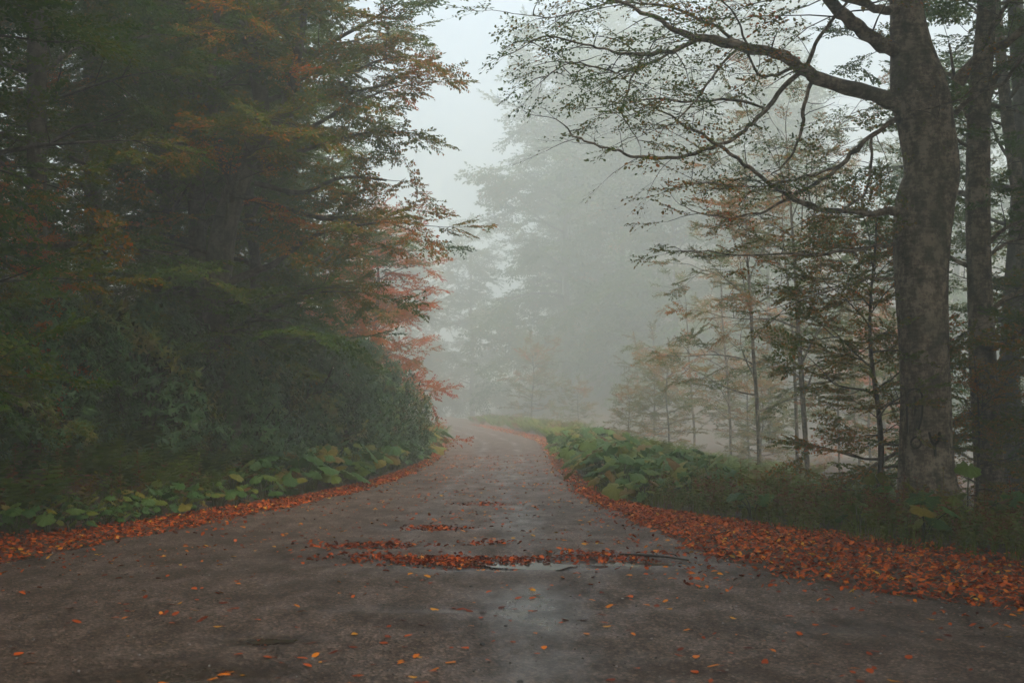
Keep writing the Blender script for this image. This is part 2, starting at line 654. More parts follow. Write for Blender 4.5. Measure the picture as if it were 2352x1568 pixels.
def ground_material():
    m, n, out = mat('forest_floor')
    tc = n.nodes.new('ShaderNodeTexCoord')
    a = noise(n, 1.6, 6, 0.65, tc.outputs['Object'])
    b = noise(n, 22, 5, 0.7, tc.outputs['Object'])
    r1 = ramp(n, [(0.35, (0.030, 0.016, 0.009)), (0.5, (0.085, 0.030, 0.012)), (0.7, (0.16, 0.050, 0.016))])
    n.links.new(b.outputs[0], r1.inputs[0])
    r2 = ramp(n, [(0.42, (0, 0, 0)), (0.6, (1, 1, 1))])
    n.links.new(a.outputs[0], r2.inputs[0])
    mx = n.nodes.new('ShaderNodeMix')
    mx.data_type = 'RGBA'
    n.links.new(r2.outputs[0], mx.inputs[0])
    n.links.new(r1.outputs[0], mx.inputs[6])
    r3 = ramp(n, [(0.3, (0.012, 0.014, 0.006)), (0.7, (0.040, 0.045, 0.016))])
    n.links.new(b.outputs[0], r3.inputs[0])
    n.links.new(r3.outputs[0], mx.inputs[7])
    p = n.nodes.new('ShaderNodeBsdfPrincipled')
    p.inputs['Roughness'].default_value = 0.9
    n.links.new(mx.outputs[2], p.inputs['Base Color'])
    bp = n.nodes.new('ShaderNodeBump')
    bp.inputs['Distance'].default_value = 0.06
    n.links.new(b.outputs[0], bp.inputs['Height'])
    n.links.new(bp.outputs[0], p.inputs['Normal'])
    n.links.new(p.outputs[0], out.inputs['Surface'])
    return m


def spaced(lo, hi, fine_lo, fine_hi, d, g):
    a = list(np.arange(fine_lo, fine_hi, d))
    s = d
    x = fine_hi
    up = []
    while x < hi:
        up.append(x)
        s *= g
        x += s
    up.append(hi)
    s, x = d, fine_lo
    dn = []
    while x > lo:
        s *= g
        x -= s
        dn.append(max(x, lo))
    return np.array(dn[::-1] + a + up)


q = Q()
v, f = grid_mesh(spaced(-170, 170, -14, 14, 0.35, 1.12), spaced(-45, 420, 2, 60, 0.4, 1.12), ground_z)
q.add(v, f)
ground = obj('ground', q.mesh('ground', [ground_material()], True), kind='structure')


# road sheet
def asphalt_material():
    m, n, out = mat('wet_asphalt')
    tc = n.nodes.new('ShaderNodeTexCoord')
    wet = n.nodes.new('ShaderNodeAttribute')
    wet.attribute_name = 'wet'
    agg = n.nodes.new('ShaderNodeTexVoronoi')
    agg.inputs['Scale'].default_value = 52
    n.links.new(tc.outputs['Object'], agg.inputs['Vector'])
    fine = noise(n, 130, 3, 0.7, tc.outputs['Object'])
    big = noise(n, 0.7, 6, 0.62, tc.outputs['Object'])
    mp = n.nodes.new('ShaderNodeMapping')
    mp.inputs['Scale'].default_value = (1.25, 0.55, 1)
    n.links.new(tc.outputs['Object'], mp.inputs[0])
    med = noise(n, 2.2, 7, 0.66, mp.outputs[0])
    r = ramp(n, [(0.30, (0.036, 0.023, 0.0145)), (0.46, (0.078, 0.052, 0.0365)), (0.62, (0.130, 0.090, 0.067))])
    n.links.new(med.outputs[0], r.inputs[0])
    # grains of the aggregate
    sepc = n.nodes.new('ShaderNodeSeparateColor')
    n.links.new(agg.outputs['Color'], sepc.inputs[0])
    rg_ = ramp(n, [(0.0, (0.40, 0.40, 0.40)), (0.55, (0.92, 0.92, 0.92)), (0.85, (1.5, 1.48, 1.44)), (1.0, (2.8, 2.7, 2.6))])
    n.links.new(sepc.outputs[0], rg_.inputs[0])
    mx = n.nodes.new('ShaderNodeMix')
    mx.data_type = 'RGBA'
    mx.blend_type = 'MULTIPLY'
    mx.inputs[0].default_value = 1.0
    n.links.new(r.outputs[0], mx.inputs[6])
    n.links.new(rg_.outputs[0], mx.inputs[7])
    # brown soil washed on it
    soil = ramp(n, [(0.52, (0, 0, 0)), (0.68, (0.75, 0.75, 0.75))])
    n.links.new(big.outputs[0], soil.inputs[0])
    mx2 = n.nodes.new('ShaderNodeMix')
    mx2.data_type = 'RGBA'
    n.links.new(soil.outputs[0], mx2.inputs[0])
    n.links.new(mx.outputs[2], mx2.inputs[6])
    mx2.inputs[7].default_value = (0.036, 0.021, 0.013, 1)
    # wetness darkens and smooths
    wn = n.nodes.new('ShaderNodeMath')
    wn.operation = 'MULTIPLY_ADD'
    wn.inputs[1].default_value = 0.9
    n.links.new(med.outputs[0], wn.inputs[0])
    n.links.new(wet.outputs['Fac'], wn.inputs[2])
    wr = ramp(n, [(0.40, (0, 0, 0)), (1.05, (1, 1, 1))])
    n.links.new(wn.outputs[0], wr.inputs[0])
    mx3 = n.nodes.new('ShaderNodeMix')
    mx3.data_type = 'RGBA'
    mx3.blend_type = 'MULTIPLY'
    n.links.new(wr.outputs[0], mx3.inputs[0])
    n.links.new(mx2.outputs[2], mx3.inputs[6])
    mx3.inputs[7].default_value = (0.52, 0.52, 0.52, 1)
    rr = n.nodes.new('ShaderNodeMapRange')
    rr.inputs['From Min'].default_value = 0.0
    rr.inputs['From Max'].default_value = 1.0
    rr.inputs['To Min'].default_value = 0.75
    rr.inputs['To Max'].default_value = 0.20
    n.links.new(wr.outputs[0], rr.inputs['Value'])
    p = n.nodes.new('ShaderNodeBsdfPrincipled')
    p.inputs['Specular IOR Level'].default_value = 0.13
    n.links.new(mx3.outputs[2], p.inputs['Base Color'])
    n.links.new(rr.outputs[0], p.inputs['Roughness'])
    h = n.nodes.new('ShaderNodeMath')
    h.operation = 'MULTIPLY_ADD'
    h.inputs[1].default_value = 0.4
    n.links.new(fine.outputs[0], h.inputs[0])
    n.links.new(agg.outputs['Distance'], h.inputs[2])
    bs = n.nodes.new('ShaderNodeMapRange')
    bs.inputs['To Min'].default_value = 0.9
    bs.inputs['To Max'].default_value = 0.25
    n.links.new(wr.outputs[0], bs.inputs['Value'])
    bp = n.nodes.new('ShaderNodeBump')
    bp.inputs['Distance'].default_value = 0.006
    n.links.new(bs.outputs[0], bp.inputs['Strength'])
    n.links.new(h.outputs[0], bp.inputs['Height'])
    n.links.new(bp.outputs[0], p.inputs['Normal'])
    n.links.new(p.outputs[0], out.inputs['Surface'])
    return m


ys = np.concatenate([np.arange(-30, 5, 1.0), np.arange(5, 26, 0.1), np.arange(26, 60, 0.4), np.arange(60, 201, 2.0)])
us = np.linspace(0, 1, 90)
Yg = np.repeat(ys[:, None], len(us), 1)
lx, rx = edge(LX, ys)[:, None], edge(RX, ys)[:, None]
rag = lambda s: (0.07 * np.sin(ys * 1.9 + s) + 0.05 * np.sin(ys * 4.7 + 2 * s) + 0.03 * np.sin(ys * 11 + s))[:, None]
Xg = (lx + rag(0.4)) + (rx + rag(2.1) - lx - rag(0.4)) * us[None]
Zg = road_z(Xg, Yg)
Zg[:, 0] -= 0.14
Zg[:, -1] -= 0.14
V = np.stack([Xg, Yg, Zg], -1).reshape(-1, 3)
nx = len(us)
i = np.arange(len(ys) - 1)[:, None] * nx + np.arange(nx - 1)[None]
F = np.stack([i, i + 1, i + nx + 1, i + nx], -1).reshape(-1, 4)
q = Q()
q.add(V, F)
me = q.mesh('road', [asphalt_material()], True)
x_, y_ = V[:, 0], V[:, 1]
wet = np.zeros(len(V))
for (cx, cyy, a, b, k) in [(0.15, 10.3, 0.5, 1.6, 0.55), (0.0, 13.4, 2.2, 0.9, 0.5), (-1.7, 15.0, 1.0, 0.5, 0.45), (-1.1, 17, 0.9, 0.45, 0.4), (-1.85, 9.05, 0.4, 0.25, 0.6),
                           (-2.2, 8.0, 1.0, 0.45, 0.5), (-0.5, 10.4, 1.3, 0.25, 0.35), (0.1, 18.5, 0.45, 5.0, 0.3), (-1.3, 20, 0.35, 5, 0.2), (0.2, 8.2, 0.5, 1.0, 0.4), (0.0, 30, 1.0, 10, 0.25), (2.6, 9.5, 0.8, 0.4, 0.3)]:
    wet = np.maximum(wet, k * np.exp(-((x_ - cx) / a) ** 2 - ((y_ - cyy) / b) ** 2))
mid_ = 0.5 * (edge(LX, y_) + edge(RX, y_)) + 0.2
for sd in (-0.62, 0.62):      # wheel tracks
    wet = np.maximum(wet, 0.34 * sstep(15, 26, y_) * np.exp(-((x_ - mid_ - sd - 0.06 * np.sin(y_ * 0.4)) / 0.17) ** 2) * (0.75 + 0.25 * np.sin(y_ * 0.9 + sd)))
aa = me.attributes.new('wet', 'FLOAT', 'POINT')
aa.data.foreach_set('value', wet.astype(np.float32))
road = obj('road', me, kind='structure')


# puddles: water standing in the potholes
def water_material():
    m, n, out = mat('puddle_water')
    p = n.nodes.new('ShaderNodeBsdfPrincipled')
    p.inputs['Base Color'].default_value = (0.045, 0.028, 0.016, 1)
    p.inputs['Roughness'].default_value = 0.12
    p.inputs['IOR'].default_value = 1.33
    n.links.new(p.outputs[0], out.inputs['Surface'])
    return m


M_WATER = water_material()


def puddle(cx, cyy, a, b, seed, level=-0.012):
    rg = np.random.default_rng(seed)
    k = 32
    th = np.arange(k) * 2 * np.pi / k
    ph = rg.uniform(0, 6.28, 4)
    r = 1 + 0.16 * np.sin(2 * th + ph[0]) + 0.13 * np.sin(3 * th + ph[1]) + 0.10 * np.sin(5 * th + ph[2]) + 0.05 * np.sin(9 * th + ph[3])
    v = [(cx, cyy, level)] + [(cx + a * r[j] * math.cos(th[j]), cyy + b * r[j] * math.sin(th[j]), level) for j in range(k)]
    me = bpy.data.meshes.new('puddle')
    me.from_pydata(v, [], [(0, 1 + j, 1 + (j + 1) % k) for j in range(k)])
    me.materials.append(M_WATER)
    return obj('puddle', me, kind='structure')


puddle(0.15, 13.35, 0.55, 0.30, 1, -0.020)
puddle(1.45, 13.45, 0.50, 0.22, 2, -0.020)
puddle(-1.78, 9.05, 0.19, 0.09, 3, 0.004)


# ------------------------------------------------------------------ trees
def trunk_mesh(P, Rr, sides, name, m, n=40, flare=True, knob=0.04, seed=0, extra=()):
    rg = np.random.default_rng(seed)
    pts, rad = smooth_path(P, Rr, n)
    if flare:
        h = pts[:, 2] - pts[0, 2]
        rad = rad * (1 + 0.55 * np.exp(-h / 0.35))
    v, f = tubes(pts[None], rad[None], sides)
    V = v.reshape(n, sides, 3)
    c = pts[:, None]
    th = np.arange(sides) * 2 * np.pi / sides
    ph = rg.uniform(0, 6.28, 5)
    zz = pts[:, 2][:, None]
    k = 1 + knob * (np.sin(3 * th[None] + ph[0] + zz * 0.7) + 0.8 * np.sin(2 * th[None] - zz * 1.3 + ph[1]) + 0.6 * np.sin(5 * th[None] + zz * 2.3 + ph[2]))
    if flare:
        k = k + 0.14 * np.exp(-(zz - pts[0, 2]) / 0.5) * np.sin(5 * th[None] + ph[3])
    V = c + (V - c) * k[..., None]
    q = Q()
    q.add(V.reshape(-1, 3), f)
    for (P2, R2) in extra:
        p2, r2 = smooth_path(P2, R2, 14)
        v, f = tubes(p2[None], r2[None], 8)
        q.add(v, f)
    return q.mesh(name, [m], True)


def limb_mesh(P, Rr, sides=8, n=24, m=None):
    p, r = smooth_path(P, Rr, n)
    v, f = tubes(p[None], r[None], sides)
    q = Q()
    q.add(v, f)
    return q.mesh('limb', [m or M_BARK2], True), p


def auto_limbs(rg, P, Rr, z0, z1, count, l0, l1, el0=0.25, el1=0.7, bias=None, up=0.05):
    """limbs round a trunk polyline: list of (points, radii)"""
    pts, rad = smooth_path(P, Rr, 60)
    out = []
    for i in range(count):
        t = (i + rg.random()) / count
        z = pts[0, 2] + z0 + (z1 - z0) * t
        j = min(max(np.searchsorted(pts[:, 2], z), 1), 59)
        p = pts[j]
        az = i * 2.4 + rg.normal(0, 0.5)
        L = (l0 + (l1 - l0) * t) * rg.uniform(0.6, 1.25)
        if bias is not None:
            L *= 1 + bias[1] * math.cos(az - bias[0])
        el = el0 + (el1 - el0) * t + rg.normal(0.05, 0.2)
        d = (math.cos(az) * math.cos(el), math.sin(az) * math.cos(el), math.sin(el))
        lp = wander(p, d, L, 8, rg, up - 0.20 * (1 - t), 0.12)
        r0 = min(rad[j] * 0.5, 0.018 * L + 0.01)
        out.append((lp, np.linspace(r0, 0.008, 8) * np.linspace(1, 0.9, 8)))
    return out


def tree_type(name, label, loc, seed, P, Rr, z0, z1, count, l0, l1, tone, tv, fam, hot=None, sub_len=1.3, sub_step=0.38, spray_step=0.32, ssc=1.0,
              sides=14, bark=None, bias=None, el=(0.2, 0.75), limb_parts=True, leafy=1.0, extra_limbs=(), droop=-0.25, t0=0.2, group=None, cat='tree'):
    rg = np.random.default_rng(seed)
    root = empty(name, loc)
    tag(root, label, cat, group)
    limbs = auto_limbs(rg, P, Rr, z0, z1, count, l0, l1, el[0], el[1], bias)
    limbs += list(extra_limbs)
    cr = Crown(seed + 1, tone, tv, hot)
    bark = bark or M_BARK2
    obj('trunk', trunk_mesh(P, Rr, sides, 'trunk', bark, seed=seed, extra=() if limb_parts else limbs), root)
    for lp, lr in limbs:
        if limb_parts:
            me, p = limb_mesh(lp, lr, 7, 12, bark)
            obj('limb', me, root)
        else:
            p = lp
        cr.dress(p, sub_len, sub_step, spray_step, leafy, fam, t0, droop, ssc)
    top = P[-1]
    cr.sub(np.array(top, float), np.array([0.1, 0.1, 1.0]), sub_len, spray_step, leafy, fam, -0.1, ssc, 0.012)
    obj('crown', cr.build('crown'), root, kind='stuff')
    return root


def local(pxs, base, Y):
    """pixel trunk (x, y, width) at depth Y -> points and radii local to base"""
    P = [at(x, y, Y) - base for x, y, w_ in pxs]
    Rr = [w_ * Y / FPX / 2 for x, y, w_ in pxs]
    return P, Rr


def on_ground(x, y):
    return np.array([x, y, float(ground_z(x, y)) - 0.05])


# --- left wood: the forked beech whose boughs reach over the road
def warm(p):
    return 0.02 + 0.20 * math.exp(-((p[2] - 6.0) / 2.6) ** 2) + 0.05 * max(-1, min(2, p[0] / 2.0))


b = on_ground(-5.6, 24.0)
P, Rr = local([(497, 800, 62), (510, 560, 60), (545, 430, 54), (578, 350, 44), (600, 240, 36), (565, 60, 30), (545, -150, 26), (560, -500, 18), (590, -900, 8)], b, 24.0)
P = [np.array([0.0, 0, 0])] + P
Rr = [0.34] + Rr
forks = []
for pxs in ([(570, 370, 30), (640, 285, 26), (680, 180, 22), (705, 60, 18), (735, -120, 14), (790, -400, 8)],
            [(545, 440, 26), (500, 330, 22), (490, 150, 19), (510, -50, 15), (500, -300, 8)],
            [(590, 400, 16), (660, 360, 14), (740, 330, 11), (820, 310, 8), (890, 300, 5)],
            [(560, 450, 16), (650, 480, 13), (730, 505, 10), (790, 520, 7), (850, 520, 4)],
            [(690, 150, 12), (770, 100, 10), (850, 70, 7), (910, 50, 4)],
            [(585, 420, 14), (690, 440, 11), (780, 400, 9), (880, 400, 5)],
            [(690, 110, 11), (800, 170, 9), (870, 160, 6), (930, 165, 4)],
            [(580, 330, 13), (700, 250, 10), (800, 230, 7), (890, 225, 4)]):
    p_, r_ = local(pxs, b, 24.0)
    k = np.linspace(0, 1, len(p_)) ** 1.5 * rng.uniform(-1.2, 0.8)
    forks.append(([pp + np.array([0, kk, 0]) for pp, kk in zip(p_, k)], r_))
LEFT_MAIN = tree_type('beech_tree', 'forked beech on the left bank whose orange tipped boughs reach out over the road', tuple(b), 101, P, Rr, 1.7, 13.0, 22, 3.4, 2.6,
                      0.24, 0.25, SPRAY_MID, warm, 1.35, 0.40, 0.27, 1.0, 16, M_BARK2, (0.9, 0.2), (0.15, 0.8), extra_limbs=forks)

# --- a slender straight trunk beside it
b = on_ground(-6.75, 25.6)
P, Rr = local([(455, 700, 40), (452, 500, 38), (448, 200, 35), (450, 0, 32), (455, -300, 25), (450, -800, 12)], b, 25.6)
P, Rr = [np.zeros(3)] + P, [0.21] + Rr
LEFT_SLIM = tree_type('beech_tree', 'slender straight beech trunk standing just left of the forked beech', tuple(b), 131, P, Rr, 2.0, 14.0, 26, 3.4, 2.2,
                      0.30, 0.24, SPRAY_MID, None, 1.3, 0.40, 0.30, 1.05, 12, M_BARK2, None, (0.15, 0.7))

# --- the low branching near tree at the left edge, big leaves, mostly in shade
b = on_ground(-9.1, 13.2)
P = [(0, 0, 0), (0.05, 0.1, 2), (0.2, 0.0, 4.5), (0.1, 0.2, 7), (0.3, 0.3, 10), (0.2, 0.2, 12.5)]
Rr = [0.22, 0.19, 0.16, 0.13, 0.08, 0.02]
LEFT_NEAR = tree_type('beech_tree', 'low branching beech at the left edge with yellow leaf sprays hanging in deep shade', tuple(b), 151, P, Rr, 0.7, 12, 32, 3.9, 2.2,
                      0.24, 0.22, SPRAY_MID, lambda p: 0.16 * float(sstep(2.8, 4.3, math.hypot(p[0], p[1]))), 1.3, 0.38, 0.30, 1.0, 12, M_BARK2, None, (0.1, 0.7))

# --- a bushy understorey beech, reddish, and a tall background beech (kite leaves), both reused
P = [(0, 0, 0), (0.1, 0, 1.5), (0.0, 0.2, 3.2), (0.2, 0.1, 5.2), (0.1, 0.1, 7.2)]
Rr = [0.10, 0.085, 0.07, 0.045, 0.012]
b = on_ground(-4.7, 40.0)
RED = tree_type('young_beech', 'reddish young beech beyond the laurels at the left edge of the road', tuple(b), 171, P, Rr, 0.5, 7.0, 28, 2.2, 1.0,
                0.78, 0.14, SPRAY_FAR, None, 0.9, 0.30, 0.28, 0.9, 8, M_BARK2, None, (0.2, 0.75), False)

P = [(0, 0, 0), (0.15, 0.1, 5), (0.0, 0.2, 11), (0.3, 0.1, 17), (0.2, 0.3, 23), (0.3, 0.2, 27)]
Rr = [0.42, 0.32, 0.25, 0.18, 0.09, 0.03]
b = on_ground(6.0, 150.0)
FAR_A = tree_type('tall_beech', 'pale tall beech fading into fog on the right of the far bend', tuple(b), 191, P, Rr, 2.5, 26, 46, 6.5, 2.8,
                  0.30, 0.18, SPRAY_FAR, None, 2.8, 0.92, 0.64, 3.1, 10, M_BARK2, None, (0.1, 0.9), False)
P = [(0, 0, 0), (-0.1, 0.1, 4), (0.2, -0.1, 9), (0.1, 0.1, 15), (0.0, 0.0, 21), (0.1, 0.0, 25)]
Rr = [0.26, 0.22, 0.19, 0.15, 0.09, 0.02]
b = on_ground(11.6, 27.5)
FAR_B = tree_type('tall_beech', 'leafy beech behind the two trunks at the right edge', tuple(b), 211, P, Rr, 1.2, 24, 42, 4.2, 2.0,
                  0.30, 0.16, SPRAY_FAR, None, 1.6, 0.55, 0.40, 1.15, 10, M_BARK2, None, (0.05, 0.8), False)

P = [(0, 0, 0), (0.1, -0.1, 4), (0.0, 0.1, 9), (0.2, 0.0, 15), (0.1, 0.2, 20), (0.1, 0.1, 23)]
Rr = [0.34, 0.28, 0.25, 0.19, 0.10, 0.02]
b = on_ground(-10.0, 4.0)  # unseen beech with oversized leaves, added to shade the near fog and road
SHADE_CANOPY = tree_type('tall_beech', 'unseen beech added left of the camera, its high crown shading fog and road', tuple(b), 231, P, Rr, 10.8, 22, 36, 8.5, 3.5,
                   0.32, 0.18, SPRAY_FAR, None, 2.4, 0.80, 0.58, 3.0, 10, M_BARK2, None, (0.3, 0.8), False)

# copies in the left wood
for src, x, y, rz, s, lab in [
        (LEFT_NEAR, -10.0, 18.2, 2.1, 1.05, 'dark beech second in line along the left edge, behind the yellow sprays'),
        (LEFT_SLIM, -8.6, 21.5, 1.3, 1.0, 'shaded beech between the left edge and the slender trunk'),
        (LEFT_NEAR, -8.0, 28.5, 4.0, 1.1, 'dense beech closing the wood behind the slender trunk'),
        (LEFT_MAIN, -11.5, 25.0, 2.6, 1.0, 'beech deep in the left wood with orange upper boughs'),
        (LEFT_SLIM, -6.3, 32.5, 2.9, 1.0, 'greyer beech rising behind the forked beech, half hidden'),
        (LEFT_NEAR, -8.0, 27.0, 5.6, 0.9, 'low beech filling the gap below the slender trunk'),
        (LEFT_NEAR, -9.0, 16.0, 3.3, 0.7, 'small beech low on the bank between the first two trees of the left edge'),
        (LEFT_NEAR, -5.9, 27.0, 1.2, 0.85, 'low beech crown behind the foot of the forked beech'),
        (LEFT_SLIM, -10.4, 29.5, 0.4, 1.15, 'beech on the slope behind the slender trunk'),
        (LEFT_NEAR, -12.8, 21.0, 0.9, 1.2, 'broad beech up the dark slope at the left'),
        (LEFT_MAIN, -9.2, 36.0, 3.6, 1.05, 'orange flecked beech on the slope beyond the forked beech'),
        (LEFT_SLIM, -14.5, 29.0, 2.2, 1.2, 'beech high up the dark slope, seen between the left trunks'),
        (LEFT_NEAR, -13.5, 34.0, 4.4, 1.2, 'dense beech far up the slope behind the left wood'),
        (LEFT_SLIM, -7.4, 40.0, 5.0, 1.0, 'misty beech above the laurels by the road narrowing'),
        (FAR_B, -12.5, 41.0, 0.7, 0.9, 'tall beech at the back of the left wood'),
        (FAR_B, -10.5, 52.0, 2.4, 0.85, 'fog softened beech rising behind the reddish young beech'),
        (LEFT_NEAR, -13.6, 15.0, 5.1, 1.1, 'beech closing off the far left corner in shade'),
        (LEFT_MAIN, -13.0, 9.5, 3.3, 1.0, 'beech standing left of the road beside the camera')]:
    z = float(ground_z(x, y)) - 0.05
    dup(src, (x, y, z), rz, s, lab)
for x, y, rz, s_, lab in [
        (11.0, 4.5, 2.0, 1.0, 'unseen beech added right of the camera, its high crown shading fog and road'),
        (-9.8, 10.5, 0.6, 0.95, 'unseen beech added beyond the left frame edge, crown shading the asphalt'),
        (12.5, 9.5, 3.6, 0.95, 'unseen beech added beyond the right frame edge, crown shading the asphalt'),
        (-10.2, -3.0, 1.4, 1.0, 'unseen shading beech added left of and behind the camera'),
        (9.8, -3.0, 5.0, 1.0, 'unseen shading beech added right of and behind the camera'),
        (-13.0, -12.0, 3.1, 1.05, 'unseen shading beech added behind the camera on the left of the road'),
        (12.0, -11.0, 4.4, 1.0, 'unseen shading beech added behind the camera on the right of the road'),
        (17.5, 15.0, 5.3, 0.95, 'unseen shading beech added beyond the right frame edge beside the leaf drift')]:
    dup(SHADE_CANOPY, (x, y, float(ground_z(x, y)) - 0.05), rz, s_, lab)  # more out-of-view crowns added to darken the foreground
dup(RED, tuple(on_ground(-5.6, 46.5)), 2.0, 1.1, 'taller reddish young beech farther along the left verge')
dup(RED, tuple(on_ground(-5.3, 35.5)), 4.0, 0.75, 'small rusty young beech tucked behind the laurel')
dup(RED, tuple(on_ground(-8.6, 20.0)), 1.0, 0.55, 'rusty sapling low on the dark left bank')

# far trees fading in the fog, on the slope that closes the view
for src, x, y, rz, s, lab in [
        (FAR_A, 6.4, 137.2, 1.2, 1.46, 'tallest faint beech over the road bend with the sky gap at its left'),
        (FAR_A, 11.9, 126.0, 2.2, 1.10, 'foggy beech right of the tallest faint one, over the bend'),
        (FAR_A, 16.1, 117.6, 3.7, 1.04, 'faint broad crown in the fog between bend and saplings'),
        (FAR_A, 12.6, 173.6, 5.9, 1.49, 'high faint crown behind the tallest beech of the bend'),
        (FAR_A, 19.6, 179.2, 0.8, 1.30, 'washed out crown on the far slope, left of two'),
        (FAR_A, 33.6, 175.0, 2.9, 1.30, 'washed out crown on the far slope, right of two'),
        (FAR_A, 14.0, 217.0, 4.1, 1.30, 'palest crown high on the far slope'),
        (FAR_A, 29.4, 221.2, 1.7, 1.43, 'palest broad crown on the far slope above the saplings'),
        (FAR_A, 46.2, 210.0, 3.2, 1.43, 'palest crown on the far slope behind the great limb'),
        (FAR_B, 16.0, 74.0, 1.9, 0.70, 'fogged slender beech behind the saplings'),
        (FAR_A, 26.6, 120.4, 4.6, 1.10, 'foggy broad beech beyond the saplings'),
        (FAR_B, 21.0, 64.0, 0.4, 0.75, 'fogged beech between the saplings and the great trunk'),
        (FAR_A, 37.8, 100.8, 0.9, 1.10, 'far beech behind the great trunk'),
        (FAR_B, 17.0, 33.0, 3.0, 0.95, 'beech seen right of the second trunk in mist'),
        (FAR_B, 13.2, 22.0, 5.2, 0.95, 'dark leafy beech at the right edge close behind the second trunk'),
        (FAR_A, -24.3, 108.0, 3.1, 1.04, 'fogged beech left of the bend'),
        (FAR_A, -12.8, 151.2, 2.0, 0.81, 'low faint beech in the sky gap, left of the road end'),
        (FAR_A, -5.4, 164.7, 3.0, 0.91, 'low faint beech in the sky gap, over the road end'),
        (FAR_A, -17.6, 182.2, 5.0, 1.04, 'faintest beech where the road disappears')]:
    z = float(ground_z(x, y)) - 0.05
    dup(src, (x, y, z), rz, s, lab)

# --- the great beech on the right
Y0 = 18.3
b = on_ground(6.45, Y0)
px = [(2132, 1100, 132), (2126, 900, 122), (2117, 700, 126), (2116, 560, 136), (2122, 470, 142), (2138, 400, 132), (2128, 300, 136), (2110, 200, 140), (2092, 100, 102),
      (2080, 0, 80), (2068, -160, 74), (2080, -500, 66), (2060, -1000, 40), (2080, -1500, 14)]
P, Rr = local(px, b, Y0)
P, Rr = [np.zeros(3)] + P, [0.46] + [r_ * 0.92 for r_ in Rr]
GREAT = empty('beech_tree', tuple(b))
tag(GREAT, 'great grey beech with carved trunk and long bare limb arching over the right verge', 'tree')
obj('trunk', trunk_mesh(P, Rr, 36, 'trunk', M_BARK, n=90, seed=7, knob=0.022), GREAT)


def great_limb(pxs, y_end, start_in=True, sides=10):
    n = len(pxs)
    ks = np.linspace(0, 1, n) ** 1.2
    pts = [at(x, y, Y0 + (y_end - Y0) * k) - b for (x, y, w_), k in zip(pxs, ks)]
    rad = [w_ * Y0 / FPX / 2 * 0.86 for _, _, w_ in pxs]
    kp, kr = smooth_path(pts, rad, 3 * n)
    jit = gk.normal(0, 1, kp.shape) * np.minimum(0.014, 0.006 + kr * 0.6)[:, None]
    jit[:2] = 0
    me, p = limb_mesh(kp + jit, kr * gk.uniform(0.9, 1.1, len(kr)), sides, 6 * n, M_BARK)
    obj('limb', me, GREAT)
    return p


gk = np.random.default_rng(45)
gc = Crown(301, 0.40, 0.24, None)
# main limbs in view
l1 = great_limb([(2110, 255, 70), (2050, 232, 46), (1990, 211, 40), (1900, 187, 36), (1850, 166, 33), (1815, 138, 30), (1770, 120, 27), (1700, 105, 25), (1640, 92, 23), (1590, 82, 18),
                 (1540, 62, 13), (1480, 30, 10), (1420, 0, 7), (1340, -40, 4)], 16.2, sides=12)
gc.dress(l1, 1.2, 0.30, 0.36, 0.55, SPRAY_THIN, 0.35, -0.25, 1.0)
l2 = great_limb([(2100, 140, 70), (2050, 112, 46), (2005, 88, 40), (1960, 50, 35), (1912, 8, 31), (1870, -50, 26), (1780, -160, 18), (1640, -300, 8)], 17.0, sides=12)
gc.dress(l2, 1.8, 0.32, 0.36, 0.75, SPRAY_THIN, 0.2, -0.3, 1.0)
l3 = great_limb([(2080, 20, 30), (2030, 24, 24), (1985, 10, 21), (1930, -10, 18), (1850, -20, 13), (1700, -60, 7), (1560, -60, 4)], 15.5)
gc.dress(l3, 1.4, 0.3, 0.36, 0.7, SPRAY_THIN, 0.15, -0.35, 1.0)
l1b = great_limb([(1610, 86, 15), (1560, 112, 12), (1500, 122, 10), (1440, 128, 8), (1390, 112, 6), (1330, 100, 5), (1260, 85, 4), (1200, 95, 2)], 16.0)
gc.dress(l1b, 0.9, 0.22, 0.3, 0.75, SPRAY_THIN, 0.1, -0.3, 0.8)
l1c = great_limb([(1700, 104, 9), (1640, 60, 8), (1560, 25, 7), (1470, 5, 5), (1380, 12, 4), (1280, 40, 3), (1210, 35, 2)], 16.6)
gc.dress(l1c, 0.9, 0.2, 0.28, 0.85, SPRAY_THIN, 0.15, -0.3, 0.85)
l1d = great_limb([(1560, 110, 8), (1480, 150, 7), (1420, 165, 5), (1370, 150, 4), (1300, 150, 3), (1250, 180, 2)], 15.6)
gc.dress(l1d, 0.8, 0.22, 0.28, 0.75, SPRAY_THIN, 0.1, -0.7, 0.75)
l4 = great_limb([(1845, 160, 15), (1795, 205, 13), (1762, 250, 12), (1725, 288, 11), (1690, 314, 10), (1640, 338, 9.5), (1580, 358, 9), (1510, 363, 8), (1445, 358, 7), (1405, 342, 5.5),
                 (1350, 330, 4.5), (1305, 300, 3.5), (1270, 270, 2)], 15.4)
gc.dress(l4, 0.75, 0.25, 0.30, 0.7, SPRAY_BARE, 0.42, -0.6, 0.6, 0.007)
l5 = great_limb([(2110, 490, 60), (2055, 484, 28), (1990, 488, 17), (1900, 481, 13), (1840, 463, 12), (1780, 430, 11), (1730, 396, 10), (1690, 360, 9), (1640, 328, 8), (1590, 296, 6), (1530, 262, 4), (1490, 232, 3)], 16.0)
gc.dress(l5, 0.75, 0.26, 0.32, 0.55, SPRAY_THIN, 0.2, -0.3, 0.7, 0.008)
l6 = great_limb([(2085, 262, 26), (2050, 280, 15), (2000, 312, 13), (1960, 350, 12), (1920, 390, 11), (1870, 424, 10), (1810, 456, 8), (1740, 488, 6), (1680, 500, 5), (1610, 490, 3), (1560, 470, 2)], 16.8)
